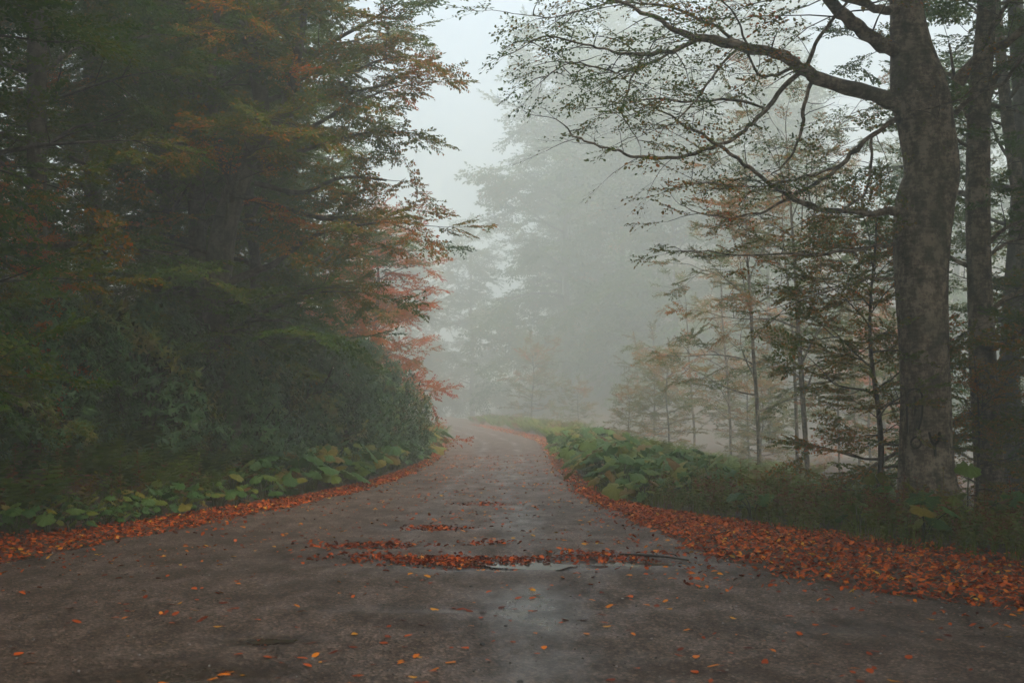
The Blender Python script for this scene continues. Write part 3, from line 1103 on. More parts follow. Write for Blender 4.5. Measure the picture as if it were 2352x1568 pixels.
gc.dress(l6, 0.8, 0.24, 0.3, 0.65, SPRAY_THIN, 0.15, -0.4, 0.75, 0.008)
for pxs, ye, fam, lf in [
        ([(1872, 170, 12), (1850, 230, 11), (1842, 290, 9), (1828, 335, 7), (1800, 375, 5), (1770, 400, 3)], 17.0, SPRAY_BARE, 0.5),
        ([(2002, 310, 8), (1996, 390, 7), (1985, 445, 6), (1930, 485, 5), (1870, 482, 4), (1810, 440, 3), (1790, 370, 2)], 16.4, SPRAY_BARE, 0.4),
        ([(1850, 160, 11), (1880, 90, 10), (1910, 50, 9), (1950, 0, 7)], 17.3, SPRAY_THIN, 0.4),
        ([(1830, 150, 9), (1780, 175, 8), (1740, 165, 7), (1715, 100, 6), (1690, 40, 5), (1650, -10, 3)], 16.2, SPRAY_THIN, 0.5),
        ([(1760, 250, 8), (1690, 230, 7), (1600, 232, 6), (1500, 225, 4), (1450, 240, 3)], 15.8, SPRAY_THIN, 0.7),
        ([(1700, 105, 8), (1640, 170, 6), (1600, 230, 5), (1560, 270, 4), (1520, 300, 2)], 15.6, SPRAY_THIN, 0.6),
        ([(1480, 120, 7), (1450, 190, 5), (1430, 240, 4), (1440, 280, 3), (1470, 330, 2)], 15.4, SPRAY_THIN, 0.55),
        ([(1930, 382, 7), (1860, 400, 6), (1790, 420, 5), (1700, 430, 4), (1620, 420, 3), (1560, 430, 2)], 15.6, SPRAY_THIN, 0.85),
        ([(2060, 560, 9), (2000, 570, 8), (1900, 580, 6), (1780, 585, 5), (1640, 580, 3), (1570, 580, 2)], 16.2, SPRAY_NEAR, 0.75),
        ([(2070, 640, 8), (2010, 640, 7), (1930, 660, 5), (1860, 680, 4), (1800, 700, 2)], 16.8, SPRAY_NEAR, 0.8),
        ([(2200, 190, 40), (2235, 145, 30), (2290, 112, 26), (2352, 72, 22), (2460, 0, 16), (2600, -120, 8)], 17.0, SPRAY_THIN, 0.6),
        ([(2195, 260, 18), (2240, 216, 12), (2300, 195, 10), (2350, 130, 8), (2420, 60, 5)], 16.2, SPRAY_THIN, 0.4),
        ([(2180, 330, 10), (2130, 280, 8), (2090, 260, 6), (2200, 230, 5), (2270, 170, 3)], 17.3, SPRAY_BARE, 0.3)]:
    p = great_limb(pxs, ye, sides=8)
    gc.dress(p, 0.8, 0.26, 0.3, lf, fam, 0.15, -0.4, 0.75, 0.008)
# crown above the frame
rg = np.random.default_rng(77)
for lp, lr in auto_limbs(rg, P, Rr, 8.6, 18, 16, 5.5, 2.5, 0.35, 0.9):
    me, p = limb_mesh(lp, lr, 8, 12, M_BARK)
    obj('limb', me, GREAT)
    gc.dress(p, 2.0, 0.6, 0.5, 0.8, SPRAY_FAR, 0.2, -0.25, 1.6)
obj('crown', gc.build('crown'), GREAT, kind='stuff')


# letters and marks cut in the trunk's bark
def carve(paths, wd=0.018):
    ptsT = np.array(P)
    q = Q()
    for pth in paths:
        pl = []
        for (x, y) in pth:
            z = at(x, y, Y0)[2] - b[2]
            cx, cyy = np.interp(z, ptsT[:, 2], ptsT[:, 0]), np.interp(z, ptsT[:, 2], ptsT[:, 1])
            r = np.interp(z, ptsT[:, 2], Rr) * (1 + 0.55 * math.exp(-z / 0.35))
            wx = at(x, y, Y0 - r)[0] - b[0] - cx
            wx = max(-0.9 * r, min(0.9 * r, wx))
            pl.append((cx + wx, cyy - math.sqrt(r * r - wx * wx) * 1.0, z))
        p, rr = smooth_path(pl, [wd] * len(pl), max(8, 4 * len(pl)))
        v, f = tubes(p[None], rr[None], 6)
        q.add(v, f)
    return q.mesh('carving', [M_CARVE], True)


trunk_o = [o for o in COL.objects if o.parent == GREAT and o.name.startswith('trunk')][0]
obj('carving', carve([[(2096, 995), (2094, 950), (2093, 915), (2098, 898), (2108, 893), (2118, 900), (2121, 925), (2119, 960), (2114, 985)], [(2107, 910), (2108, 935), (2107, 955)]]), trunk_o)
obj('carving', carve([[(2112, 1000), (2104, 1006), (2101, 1017), (2107, 1026), (2115, 1024), (2119, 1014), (2113, 1001)]]), trunk_o)
obj('carving', carve([[(2135, 990), (2139, 1008), (2147, 1018), (2156, 1008), (2159, 990)], [(2147, 1018), (2148, 1045)]], 0.022), trunk_o)

# --- second trunk at the right edge and a leaning pale one behind
b2 = on_ground(8.15, 20.4)
P2, R2 = local([(2268, 1000, 62), (2252, 700, 58), (2246, 450, 54), (2248, 250, 50), (2262, 80, 46), (2270, -100, 40), (2280, -600, 25), (2290, -1100, 8)], b2, 20.4)
P2, R2 = [np.zeros(3)] + P2, [0.27] + R2
ex = []
for pxs in ([(2260, 250, 22), (2290, 170, 18), (2352, 120, 14), (2420, 40, 8)], [(2255, 600, 10), (2310, 560, 8), (2380, 540, 5)], [(2250, 330, 12), (2200, 210, 9), (2180, 100, 5)]):
    ex.append(local(pxs, b2, 20.4))
SECOND = tree_type('beech_tree', 'slimmer mossy beech trunk just right of the great beech', tuple(b2), 331, P2, R2, 1.6, 15, 20, 2.8, 2.2, 0.28, 0.14, SPRAY_MID, None, 1.1, 0.34, 0.30, 0.95, 18, M_BARK, None, (0.1, 0.7),
                   extra_limbs=ex)
b3 = on_ground(11.4, 25.5)
P3, R3 = local([(2360, 700, 34), (2335, 420, 30), (2312, 250, 28), (2296, 100, 26), (2280, -100, 22), (2270, -500, 12), (2265, -800, 4)], b3, 25.5)
P3, R3 = [np.zeros(3)] + P3, [0.17] + R3
tree_type('beech_tree', 'thin leaning beech stem half lost in mist behind the slimmer mossy trunk', tuple(b3), 351, P3, R3, 2.0, 14, 18, 2.4, 2.0, 0.30, 0.14, SPRAY_FAR, None, 1.2, 0.42, 0.34, 1.0, 10, M_BARK, None, (0.1, 0.7), False)

# --- saplings between the road and the great beech
SAP = [
    ([(1858, 1130, 21), (1850, 1000, 20), (1843, 900, 19), (1835, 780, 17), (1828, 650, 14), (1818, 500, 10), (1812, 400, 6), (1805, 300, 3)], 30.0,
     'tallest sapling, nearest the great beech, with ascending branches', 361, 25, 2.5, SPRAY_MID, 0.52),
    ([(1747, 1130, 17), (1741, 960, 16), (1731, 820, 14), (1724, 700, 12), (1716, 580, 8), (1712, 480, 4)], 34.0,
     'paler straight sapling, leftmost of the group by the right verge', 371, 26, 2.5, SPRAY_MID, 0.52),
    ([(1833, 1130, 14), (1830, 1000, 14), (1825, 850, 12), (1815, 700, 9), (1800, 560, 6), (1795, 430, 3)], 37.0,
     'thin sapling close behind the tallest sapling', 381, 18, 2.0, SPRAY_FAR, 0.42),
    ([(1985, 1130, 20), (1972, 1020, 18), (1962, 930, 16), (1955, 800, 13), (1945, 600, 8), (1940, 450, 4)], 46.0,
     'pale leaning sapling in the mist left of the great trunk', 391, 13, 2.5, SPRAY_FAR, 0.46),
    ([(1930, 1130, 9), (1926, 1000, 9), (1925, 900, 8), (1930, 780, 6), (1925, 640, 3)], 40.0,
     'thinnest bare stem between two saplings in the mist', 401, 10, 1.7, SPRAY_FAR, 0.46),
    ([(1680, 1130, 11), (1678, 1000, 10), (1672, 880, 9), (1660, 740, 6), (1655, 640, 3)], 48.0,
     'faint sapling left of the group, over the butterburs', 411, 15, 2.6, SPRAY_FAR, 0.52),
    ([(1592, 1100, 10), (1595, 1000, 9), (1588, 900, 8), (1580, 780, 5), (1576, 700, 3)], 58.0,
     'faintest sapling in the fog behind the right verge', 421, 14, 2.8, SPRAY_FAR, 0.5),
]
for pxs, Yd, lab, seed, cnt, ll, fam, tn in SAP:
    top = at(pxs[0][0], pxs[0][1], Yd)
    bb = on_ground(top[0], Yd)
    Pp, Rp = local(pxs, bb, Yd)
    Rp = [r_ * 0.62 for r_ in Rp]
    if Pp[0][2] > 0.15:
        Pp, Rp = [np.array([Pp[0][0], 0, 0.0])] + Pp, [Rp[0] * 1.15] + Rp
    H = Pp[-1][2]
    tree_type('beech_sapling', lab, tuple(bb), seed, Pp, Rp, H * 0.26, H * 0.97, max(8, int(cnt * 0.62)), ll, ll * 0.85, tn, 0.14, fam, None, 1.0, 0.34, 0.30, 0.85, 8, M_BARK, None,
              (0.5, 0.85), True, 0.9, droop=-0.3, t0=0.3, cat='sapling', group='saplings beside the right verge')

# bushy young beeches at the foot of the right trunks
bb = on_ground(5.75, 18.9)
BUSH = tree_type('young_beech', 'bushy young beech with layered green sprays touching the great trunk', tuple(bb), 431, [(0, 0, 0), (0.08, 0.05, 1.4), (-0.05, 0.1, 3.0), (0.05, 0.05, 4.6)],
                 [0.05, 0.045, 0.03, 0.008], 0.3, 4.2, 22, 1.3, 1.2, 0.50, 0.12, SPRAY_MID, None, 0.65, 0.25, 0.28, 0.8, 7, M_BARK2, None, (0.0, 0.6), True, 1.0, droop=-0.15)
for x, y, rz, s_, lab in [(9.4, 17.4, 2.0, 1.1, 'bushy young beech in shade at the right edge of the verge'),
                          (7.5, 19.4, 4.0, 0.62, 'small leafy beech bush between the two right trunks'),
                          (10.4, 20.5, 5.0, 1.3, 'taller bushy beech behind the slimmer mossy trunk at the right edge'),
                          (8.9, 15.2, 1.0, 0.5, 'low beech bush at the right edge over the drift of leaves'),
                          (4.9, 50.0, 2.6, 0.5, 'low foggy beech bush behind the butterburs, left of the saplings'),
                          (6.8, 52.0, 0.8, 0.9, 'foggy beech bush under the faintest sapling'),
                          (9.8, 47.0, 3.3, 0.8, 'misty beech bush under the faint sapling left of the group'),
                          (11.5, 58.0, 1.7, 1.1, 'misty young beech filling the gap behind the sapling stems'),
                          (8.0, 68.0, 4.9, 1.3, 'washed out young beech right of the road bend'),
                          (4.6, 84.0, 5.7, 0.8, 'washed out beech bush close to the road bend'),
                          (15.0, 50.0, 2.2, 1.2, 'misty young beech behind the tallest sapling'),
                          (18.0, 58.0, 0.2, 1.0, 'misty rusty young beech left of the great trunk, far back'),
                          (1.6, 96.0, 3.9, 1.4, 'faintest young beech at the outer side of the bend')]:
    dup(RED if (x, y) in ((18.0, 58.0),) else BUSH, tuple(on_ground(x, y)), rz, s_, lab)


# ------------------------------------------------------------------ laurels on the left bank
def laurel(seed, h, rad, shoots):
    rg = np.random.default_rng(seed)
    root = empty('cherry_laurel')
    ql = Q()
    qs = Q()
    tw, twr = [], []
    P, D, N, L, T = [], [], [], [], []
    stems = []
    for i in range(14):
        az = rg.uniform(0, 6.28)
        k = rg.uniform(0.2, 0.9)
        tip = np.array([math.cos(az) * rad * k, math.sin(az) * rad * k, h * rg.uniform(0.6, 0.92) * (1 - 0.35 * k)])
        p, r = smooth_path([(0.2 * math.cos(az), 0.2 * math.sin(az), 0), tip * np.array([0.45, 0.45, 0.5]), tip], [0.03, 0.02, 0.008], 6)
        tw.append(p)
        twr.append(r)
        stems.append(p)
    for i in range(shoots):
        az = rg.uniform(0, 6.28)
        u = rg.random() ** 0.5
        zz = rg.uniform(0.05, 1.0)
        prof = math.sqrt(max(0, 1 - (zz * 0.98) ** 2.4)) * (1 + 0.20 * math.sin(3 * az + zz * 5 + seed) + 0.13 * math.sin(7 * az - zz * 9))
        rr = rad * prof * (0.55 + 0.5 * u)
        c = np.array([math.cos(az) * rr, math.sin(az) * rr, zz * h])
        out = norm(np.array([math.cos(az), math.sin(az), 0.25 + 0.8 * zz * zz]))
        st = stems[rg.integers(0, len(stems))]
        if i % 4 == 0:
            a = c - out * 0.45
            p, r = smooth_path([a, c - out * 0.2 + rg.normal(0, 0.03, 3), c], [0.007, 0.005, 0.003], 6)
            tw.append(p)
            twr.append(r)
        side = norm(np.cross(out, rg.normal(0, 1, 3)))
        s2 = np.cross(out, side)
        tn = 0.38 + rg.normal(0, 0.18) + (0.5 if math.sin(az * 2 + zz * 6 + seed) > 0.9 else 0)
        m = rg.integers(8, 13)
        for j in range(m):
            an = j * 2.4
            d = norm(out * rg.uniform(0.15, 0.9) + (side * math.cos(an) + s2 * math.sin(an)) + np.array([0, 0, -0.55]))
            P.append(c - out * rg.uniform(0, 0.16))
            D.append(d)
            nn = out + np.array([0, 0, 0.8]) + rg.normal(0, 0.25, 3)
            N.append(nn)
            L.append(rg.uniform(0.09, 0.155))
            T.append(tn + rg.normal(0, 0.06))
    D, N = np.array(D), np.array(N)
    N = norm(N - D * np.sum(N * D, 1, keepdims=True))
    L = np.array(L)
    v, f = leaf_quads(np.array(P), D, N, L, L * 0.15, True, -0.3)
    ql.add(v, f, np.clip(np.repeat(T, 2), 0, 1), 0)
    v, f = tubes(np.array(tw), np.array(twr), 5)
    qs.add(v, f)
    obj('stems', qs.mesh('stems', [M_TWIG], True), root)
    obj('foliage', ql.mesh('foliage', [M_LAUREL]), root, kind='stuff')
    return root


GL = 'laurel shrubs under the left trees'
la = laurel(501, 3.3, 1.75, 1700)
lb = laurel(502, 2.5, 1.5, 1300)
first = {id(la): True, id(lb): True}
for src, x, y, rz, s, lab in [
        (la, -4.15, 30.6, 0.0, 1.0, 'tall dark laurel, last of the row, at the road narrowing'),
        (la, -5.0, 27.4, 2.0, 1.02, 'broad blue green laurel with glossy drooping leaves beside the road narrowing'),
        (lb, -5.6, 24.4, 1.0, 1.0, 'laurel in front of the forked beech trunk'),
        (lb, -7.0, 22.4, 3.0, 1.15, 'shaded laurel below the slender trunk'),
        (la, -8.1, 20.0, 4.4, 0.85, 'deeply shaded laurel midway along the left bank'),
        (lb, -9.0, 17.0, 5.2, 1.1, 'darkest laurel toward the left edge of the bank'),
        (lb, -3.75, 34.0, 0.5, 1.0, 'foggy low laurel beyond the last tall one'),
        (la, -6.9, 29.5, 5.0, 1.2, 'laurel standing back behind the broad blue green one')]:
    z = float(ground_z(x, y)) - 0.05
    if first.pop(id(src), None):
        src.location, src.rotation_euler, src.scale = (x, y, z), (0, 0, rz), (s, s, s)
        tag(src, lab, 'shrub', GL)
    else:
        tag(dup(src, (x, y, z), rz, s), lab, 'shrub', GL)


# ------------------------------------------------------------------ butterburs along both verges: each leaf a part
def butter_leaf(seed):
    rg = np.random.default_rng(seed)
    k = 26
    a0 = 0.30
    th = np.linspace(a0, 2 * math.pi - a0, k) + math.pi     # notch at -x where the stalk joins
    ph = rg.uniform(0, 6.28, 3)
    rings = [0.0, 0.35, 0.7, 1.0]
    dome = rg.uniform(-0.32, 0.0)
    v = []
    for r in rings:
        for j, t in enumerate(th):
            e = 1 + 0.10 * math.sin(4 * t + ph[0]) + 0.08 * math.sin(9 * t + ph[1]) + (0.06 if j % 2 else -0.06)
            rr = r * (e if r > 0.9 else 1 + (e - 1) * 0.6)
            z = dome * r * r + 0.075 * r * math.cos(9 * t + ph[2]) + 0.10 * r * r * math.sin(2 * t + ph[0]) - (0.10 * r ** 4)
            v.append((rr * math.cos(t) * 1.08 + 0.15 * r, rr * math.sin(t), z))
    F = []
    for a in range(3):
        for j in range(k - 1):
            F.append((a * k + j, a * k + j + 1, (a + 1) * k + j + 1, (a + 1) * k + j))
    q = Q()
    q.add(v, F)
    return q.mesh('butterbur_leaf', [M_BUTTER], True)


BLEAF = [butter_leaf(600 + i) for i in range(6)]


def butterbur(x, y, s, seed, lab, grp, nleaf):
    rg = np.random.default_rng(seed)
    z = float(surf_z(np.array(x), np.array(y)))
    root = empty('butterbur_plant', (x, y, z), rg.uniform(0, 6.28))
    tag(root, lab, 'plant', grp)
    tw, twr = [], []
    for i in range(nleaf):
        az = i * 2.4 + rg.normal(0, 0.3)
        rr = s * rg.uniform(0.12, 0.75)
        hh = s * rg.uniform(0.35, 1.0) * (1.1 - 0.5 * rr / s)
        tip = np.array([math.cos(az) * rr, math.sin(az) * rr, hh])
        p, r = smooth_path([(0.03 * math.cos(az), 0.03 * math.sin(az), -0.05), tip * np.array([0.35, 0.35, 0.55]), tip], [0.012, 0.010, 0.007], 6)
        tw.append(p)
        twr.append(r)
        lo = obj('leaf', BLEAF[rg.integers(0, 6)], root)
        lo.location = tip
        lo.rotation_euler = (rg.normal(0, 0.28), rg.uniform(0.1, 0.75), az + rg.normal(0, 0.5))
        k = s * rg.uniform(0.13, 0.29)
        lo.scale = (k, k * rg.uniform(0.9, 1.1), k)
    q = Q()
    v, f = tubes(np.array(tw), np.array(twr), 5)
    q.add(v, f)
    obj('stalks', q.mesh('stalks', [M_STEM], True), root)


rb = np.random.default_rng(66)
ROW = ['edging the leaf band', 'in the second row', 'at the back']
LMARK = [(14, 'level with the longest heap'), (16, 'level with the second leaf row'), (18, 'level with the third leaf patch'), (20, 'below the slender trunk'),
         (22.5, 'level with the farthest leaf patch'), (26, 'below the forked beech'), (29, 'below the broad blue green laurel'), (32, 'below the last tall laurel'),
         (36, 'below the foggy low laurel'), (42, 'below the reddish young beech'), (99, 'where the road narrows into fog')]
RMARK = [(21.6, 'first from the saplings'), (23.2, 'level with the red drift end'), (25, 'on the near swelling of the mound'), (27.5, 'midway along the mound'),
         (31, 'on the tall middle of the mound'), (36, 'toward the road narrowing'), (42, 'fogged, by the road narrowing'), (99, 'palest, by the bend')]


def mark(tab, y):
    return next(t for lim, t in tab if y < lim)


# left verge
y = 12.3
k = 0
while y < 52:
    big = 0.34 + 0.5 * sstep(18, 27, y) + rb.uniform(-0.05, 0.1)
    rows = 2 if y > 18 else 3
    for r in range(rows):
        off = 0.22 * big + r * rb.uniform(0.45, 0.75) + rb.normal(0, 0.06)
        x = float(edge(LO, y)) - off
        kind = 'small' if y < 18 else 'broad' if y < 32 else 'pale'
        butterbur(x, y + rb.normal(0, 0.15), big * rb.uniform(0.8, 1.15), 700 + k, '%s butterbur on left verge, %s, %s' % (kind, ROW[r], mark(LMARK, y)), 'butterburs along the left verge', 9)
        k += 1
    y += big * rb.uniform(0.75, 1.15) * (1 if y < 30 else 1.4)
# right verge: a mound of them from the bend to the saplings, single ones farther along
y = 20.6
while y < 50:
    big = 0.42 + 0.26 * sstep(19, 25, y) + rb.uniform(-0.05, 0.12)
    for r in range(3):
        off = 0.30 * big + r * rb.uniform(0.6, 0.9)
        x = float(edge(RO, y)) + off
        butterbur(x, y + rb.normal(0, 0.2), big * rb.uniform(0.85, 1.2), 900 + k, 'tattered butterbur on right verge, %s, %s' % (ROW[r], mark(RMARK, y)), 'butterburs along the right verge', 10)
        k += 1
    y += big * rb.uniform(0.85, 1.2) * (1 if y < 30 else 1.5)
for x, y, s, n, lab in [
        (5.15, 15.0, 0.62, 6, 'butterbur with flat pale green leaves lying over the red leaf drift'),
        (4.6, 16.0, 0.42, 4, 'small butterbur on the drift edge left of the flat pale green one'),
        (6.1, 16.1, 0.95, 7, 'big butterbur in front of the foot of the great beech'),
        (6.6, 15.3, 0.62, 6, 'butterbur right of the big one below the great beech'),
        (7.2, 14.6, 0.55, 5, 'low butterbur below the slimmer mossy trunk'),
        (7.6, 13.2, 0.5, 5, 'butterbur by the right frame edge over the leaf drift'),
        (3.6, 18.0, 0.5, 5, 'lone butterbur among herbs in front of the saplings'),
        (5.4, 17.2, 0.7, 6, 'butterbur half hidden in herbs left of the great trunk')]:
    butterbur(x, y, s, 1000 + int(x * 10), lab, 'butterburs along the right verge', n)


# ------------------------------------------------------------------ undergrowth, grass and litter
def herb_template(rg, h, n, leaf, spread):
    P, D, N, L = [], [], [], []
    st = wander((0, 0, 0), (rg.normal(0, 0.2), rg.normal(0, 0.2), 1), h, 4, rg, 0, 0.12)
    for i in range(n):
        t = 0.2 + 0.8 * i / n
        p = np.array([np.interp(t * 3, range(4), st[:, c]) for c in range(3)])
        az = i * 2.4 + rg.normal(0, 0.3)
        D.append(norm(np.array([math.cos(az) * spread, math.sin(az) * spread, rg.uniform(-0.1, 0.6)])))
        P.append(p)
        N.append(np.array([rg.normal(0, 0.3), rg.normal(0, 0.3), 1]))
        L.append(leaf * rg.uniform(0.6, 1.2) * (1.2 - 0.5 * t))
    D, N, L = np.array(D), np.array(N), np.array(L)
    N = norm(N - D * np.sum(N * D, 1, keepdims=True))
    v, f = leaf_quads(np.array(P), D, N, L, L * 0.30, False)
    sv, sf = tubes(st[None], np.linspace(0.004, 0.002, 4)[None], 3)
    return np.concatenate([sv, v]), np.concatenate([sf, f + len(sv)]), np.concatenate([np.full(len(sf), 0.0), rg.normal(0, 0.08, len(P))])


def fern_template(rg, h):
    vs_, fs_, n = [], [], 0
    for k in range(7):
        az = k * 0.9 + rg.normal(0, 0.2)
        fr = wander((0, 0, 0), (math.cos(az) * 0.6, math.sin(az) * 0.6, 0.9), h, 10, rg, -1.6 / max(h, 0.3) * 0.5, 0.03)
        P, D, N, L = [], [], [], []
        for i in range(1, 10):
            tg = norm(fr[i] - fr[i - 1])
            sd = norm(np.cross(tg, (0, 0, 1)))
            for s in (-1, 1):
                P.append(fr[i])
                D.append(norm(sd * s + tg * 0.35 + np.array([0, 0, -0.1])))
                N.append(np.cross(sd, tg))
                L.append(0.30 * h * math.sin(math.pi * (0.12 + 0.86 * i / 10)))
        D, N, L = np.array(D), np.array(N), np.array(L)
        N = norm(N - D * np.sum(N * D, 1, keepdims=True))
        v, f = leaf_quads(np.array(P), D, N, L, L * 0.16, False, 0.0)
        vs_.append(v)
        fs_.append(f + n)
        n += len(v)
    f = np.concatenate(fs_)
    return np.concatenate(vs_), f, rg.normal(0, 0.05, len(f))


def blade_template(rg, h):
    vs_, fs_ = [], []
    for k in range(6):
        az = rg.uniform(0, 6.28)
        d = np.array([math.cos(az), math.sin(az), 0])
        s = np.array([-d[1], d[0], 0]) * 0.004
        o = rg.normal(0, 0.03, 3) * np.array([1, 1, 0])
        hh = h * rg.uniform(0.5, 1.2)
        ln = rg.uniform(0.2, 0.9)
        a, m_, t = o, o + d * hh * 0.25 * ln + np.array([0, 0, hh * 0.65]), o + d * hh * ln + np.array([0, 0, hh * (1 - 0.35 * ln)])
        vs_ += [a - s, a + s, m_ + s, m_ - s, t + s * 0.2, t - s * 0.2]
        j = 6 * k
        fs_ += [(j, j + 1, j + 2, j + 3), (j + 3, j + 2, j + 4, j + 5)]
    return np.array(vs_), np.array(fs_), np.zeros(len(fs_))


def scatter(q, temps, pos, scale, tone, rg):
    pick = rg.integers(0, len(temps), len(pos))
    az = rg.uniform(0, 6.28, len(pos))
    for k, (tv, tf, tt) in enumerate(temps):
        ix = np.where(pick == k)[0]
        if not len(ix):
            continue
        c, s = np.cos(az[ix])[:, None], np.sin(az[ix])[:, None]
        sc = scale[ix][:, None]
        V = np.stack([(tv[None, :, 0] * c - tv[None, :, 1] * s) * sc, (tv[None, :, 0] * s + tv[None, :, 1] * c) * sc, tv[None, :, 2] * sc], -1) + pos[ix][:, None]
        F = np.arange(len(ix))[:, None, None] * len(tv) + tf[None]
        q.add(V.reshape(-1, 3), F.reshape(-1, 4), np.clip(tone[ix][:, None] + tt[None], 0, 1).ravel())


rh = np.random.default_rng(88)
HERBS = [herb_template(rh, h, n, l, 1.0) for h, n, l in [(0.35, 14, 0.10), (0.45, 18, 0.09), (0.28, 12, 0.12), (0.6, 22, 0.08), (0.2, 9, 0.09)]]
FERNS = [fern_template(rh, h) for h in (0.6, 0.8, 0.7)]
BLADES = [blade_template(rh, h) for h in (0.2, 0.3, 0.25)]


def band(rg, n, tab, side, d0, d1, y0, y1, pw=1.0):
    # more plants nearer the camera
    y = y0 + (y1 - y0) * rg.random(n) ** pw
    d = d0 + (d1 - d0) * rg.random(n)
    x = edge(tab, y) + side * d
    return np.stack([x, y, surf_z(x, y)], -1)


# right verge herbs: bright mound between the leaf drift and the saplings
q = Q()
p = band(rh, 1900, RO, 1, 0.02, 2.4, 11.5, 24, 1.0)
scatter(q, HERBS, p, rh.uniform(0.5, 1.15, len(p)) * (0.55 + 0.45 * sstep(0.0, 0.6, p[:, 0] - edge(RO, p[:, 1]))), 0.70 + rh.normal(0, 0.15, len(p)), rh)
p = band(rh, 260, RO, 1, 0.8, 2.6, 13, 21)
scatter(q, HERBS, p, rh.uniform(0.9, 1.5, len(p)), 0.93 + rh.normal(0, 0.06, len(p)), rh)
p = band(rh, 700, RO, 1, -0.15, 1.2, 9, 24)
scatter(q, BLADES, p, rh.uniform(0.5, 1.1, len(p)), 0.55 + rh.normal(0, 0.15, len(p)), rh)
p = band(rh, 650, RO, 1, 2.2, 9.0, 12, 46)
scatter(q, HERBS + FERNS, p, rh.uniform(0.7, 1.3, len(p)), 0.58 + rh.normal(0, 0.2, len(p)), rh)
tag(obj('undergrowth', q.mesh('undergrowth', [M_HERB])), 'green and rusty herbs growing along the right verge', 'undergrowth', kind='stuff')
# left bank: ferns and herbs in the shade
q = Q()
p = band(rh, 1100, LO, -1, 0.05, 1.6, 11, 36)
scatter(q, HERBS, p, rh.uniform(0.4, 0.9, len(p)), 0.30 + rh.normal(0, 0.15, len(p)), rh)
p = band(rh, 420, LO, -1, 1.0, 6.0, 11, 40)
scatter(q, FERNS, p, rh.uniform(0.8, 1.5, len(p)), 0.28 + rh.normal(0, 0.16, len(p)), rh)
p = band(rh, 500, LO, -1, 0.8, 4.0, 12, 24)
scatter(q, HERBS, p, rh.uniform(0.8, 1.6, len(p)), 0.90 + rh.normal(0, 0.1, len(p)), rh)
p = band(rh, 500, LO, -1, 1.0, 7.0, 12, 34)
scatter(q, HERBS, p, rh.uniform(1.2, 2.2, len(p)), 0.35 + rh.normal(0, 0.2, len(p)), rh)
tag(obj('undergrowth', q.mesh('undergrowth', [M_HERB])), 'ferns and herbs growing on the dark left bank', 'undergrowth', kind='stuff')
# far along both verges
q = Q()
for tab, sd in ((LO, -1), (RO, 1)):
    p = band(rh, 420, tab, sd, 0.05, 3.0, 36, 100)
    scatter(q, HERBS + FERNS, p, rh.uniform(0.8, 1.6, len(p)), 0.72 + rh.normal(0, 0.22, len(p)), rh)
tag(obj('undergrowth', q.mesh('undergrowth', [M_HERB])), 'pale undergrowth along the far road bend in fog', 'undergrowth', kind='stuff')


def litter(q, rg, pos, tone, flat=0.25, lift=0.0):
    n = len(pos)
    az = rg.uniform(0, 6.28, n)
    D = np.stack([np.cos(az), np.sin(az), rg.normal(0, flat, n)], -1)
    N = np.stack([rg.normal(0, flat, n), rg.normal(0, flat, n), np.ones(n)], -1)
    D = norm(D)
    N = norm(N - D * np.sum(N * D, 1, keepdims=True))
    L = 0.061 * rg.uniform(0.4, 1.4, n)
    P = pos - D * L[:, None] * 0.5
    v, f = leaf_quads(P, D, N, L, L * 0.29, True, rg.uniform(0.1, 0.6))
    q.add(v, f, np.clip(np.repeat(tone, 2), 0, 1))


rl = np.random.default_rng(99)


def drift(n, inner, outer, y0, y1, over_in, over_out, pw, tone):
    y = y0 + (y1 - y0) * rl.random(n) ** pw
    a, c = edge(inner, y), edge(outer, y)
    t = rl.random(n)
    soft = rl.random(n) < 0.14
    u = np.where(soft, -over_in * rl.random(n) ** 2 * 3, 0)
    wv = 0.25 * np.sin(y * 2.1) * over_in + 0.2 * np.sin(y * 5.3 + 1) * over_in
    x = a + (c - a) * (t * (1 + over_out) + u + wv * (1 - t) / 1.0)
    z = surf_z(x, y) + 0.012 + 0.05 * rl.random(n) * np.clip(4 * t * (1.1 - t), 0.2, 1)
    return np.stack([x, y, z], -1), tone - 0.07 + rl.normal(0, 0.23, n)


q = Q()
p, t = drift(20000, RX, RO, 8.5, 24, 0.22, 0.15, 1.15, 0.55)
litter(q, rl, p, t, 0.4)
tag(obj('leaf_litter', q.mesh('leaf_litter', [M_LITTER])), 'thick drift of rust red beech leaves along the right edge of the road', 'fallen leaves', kind='stuff')
q = Q()
p, t = drift(13000, LX, LO, 10, 30, 0.25, 0.2, 1.1, 0.52)
litter(q, rl, p, t, 0.4)
tag(obj('leaf_litter', q.mesh('leaf_litter', [M_LITTER])), 'narrow band of orange brown leaves along the left edge of the road', 'fallen leaves', kind='stuff')
q = Q()
for a, c in ((RX, RO), (LX, LO)):
    p, t = drift(4500, a, c, 24, 90, 0.2, 0.2, 1.2, 0.6)
    litter(q, rl, p, t, 0.4)
tag(obj('leaf_litter', q.mesh('leaf_litter', [M_LITTER])), 'faded red leaves edging the far narrow part of the road', 'fallen leaves', kind='stuff')

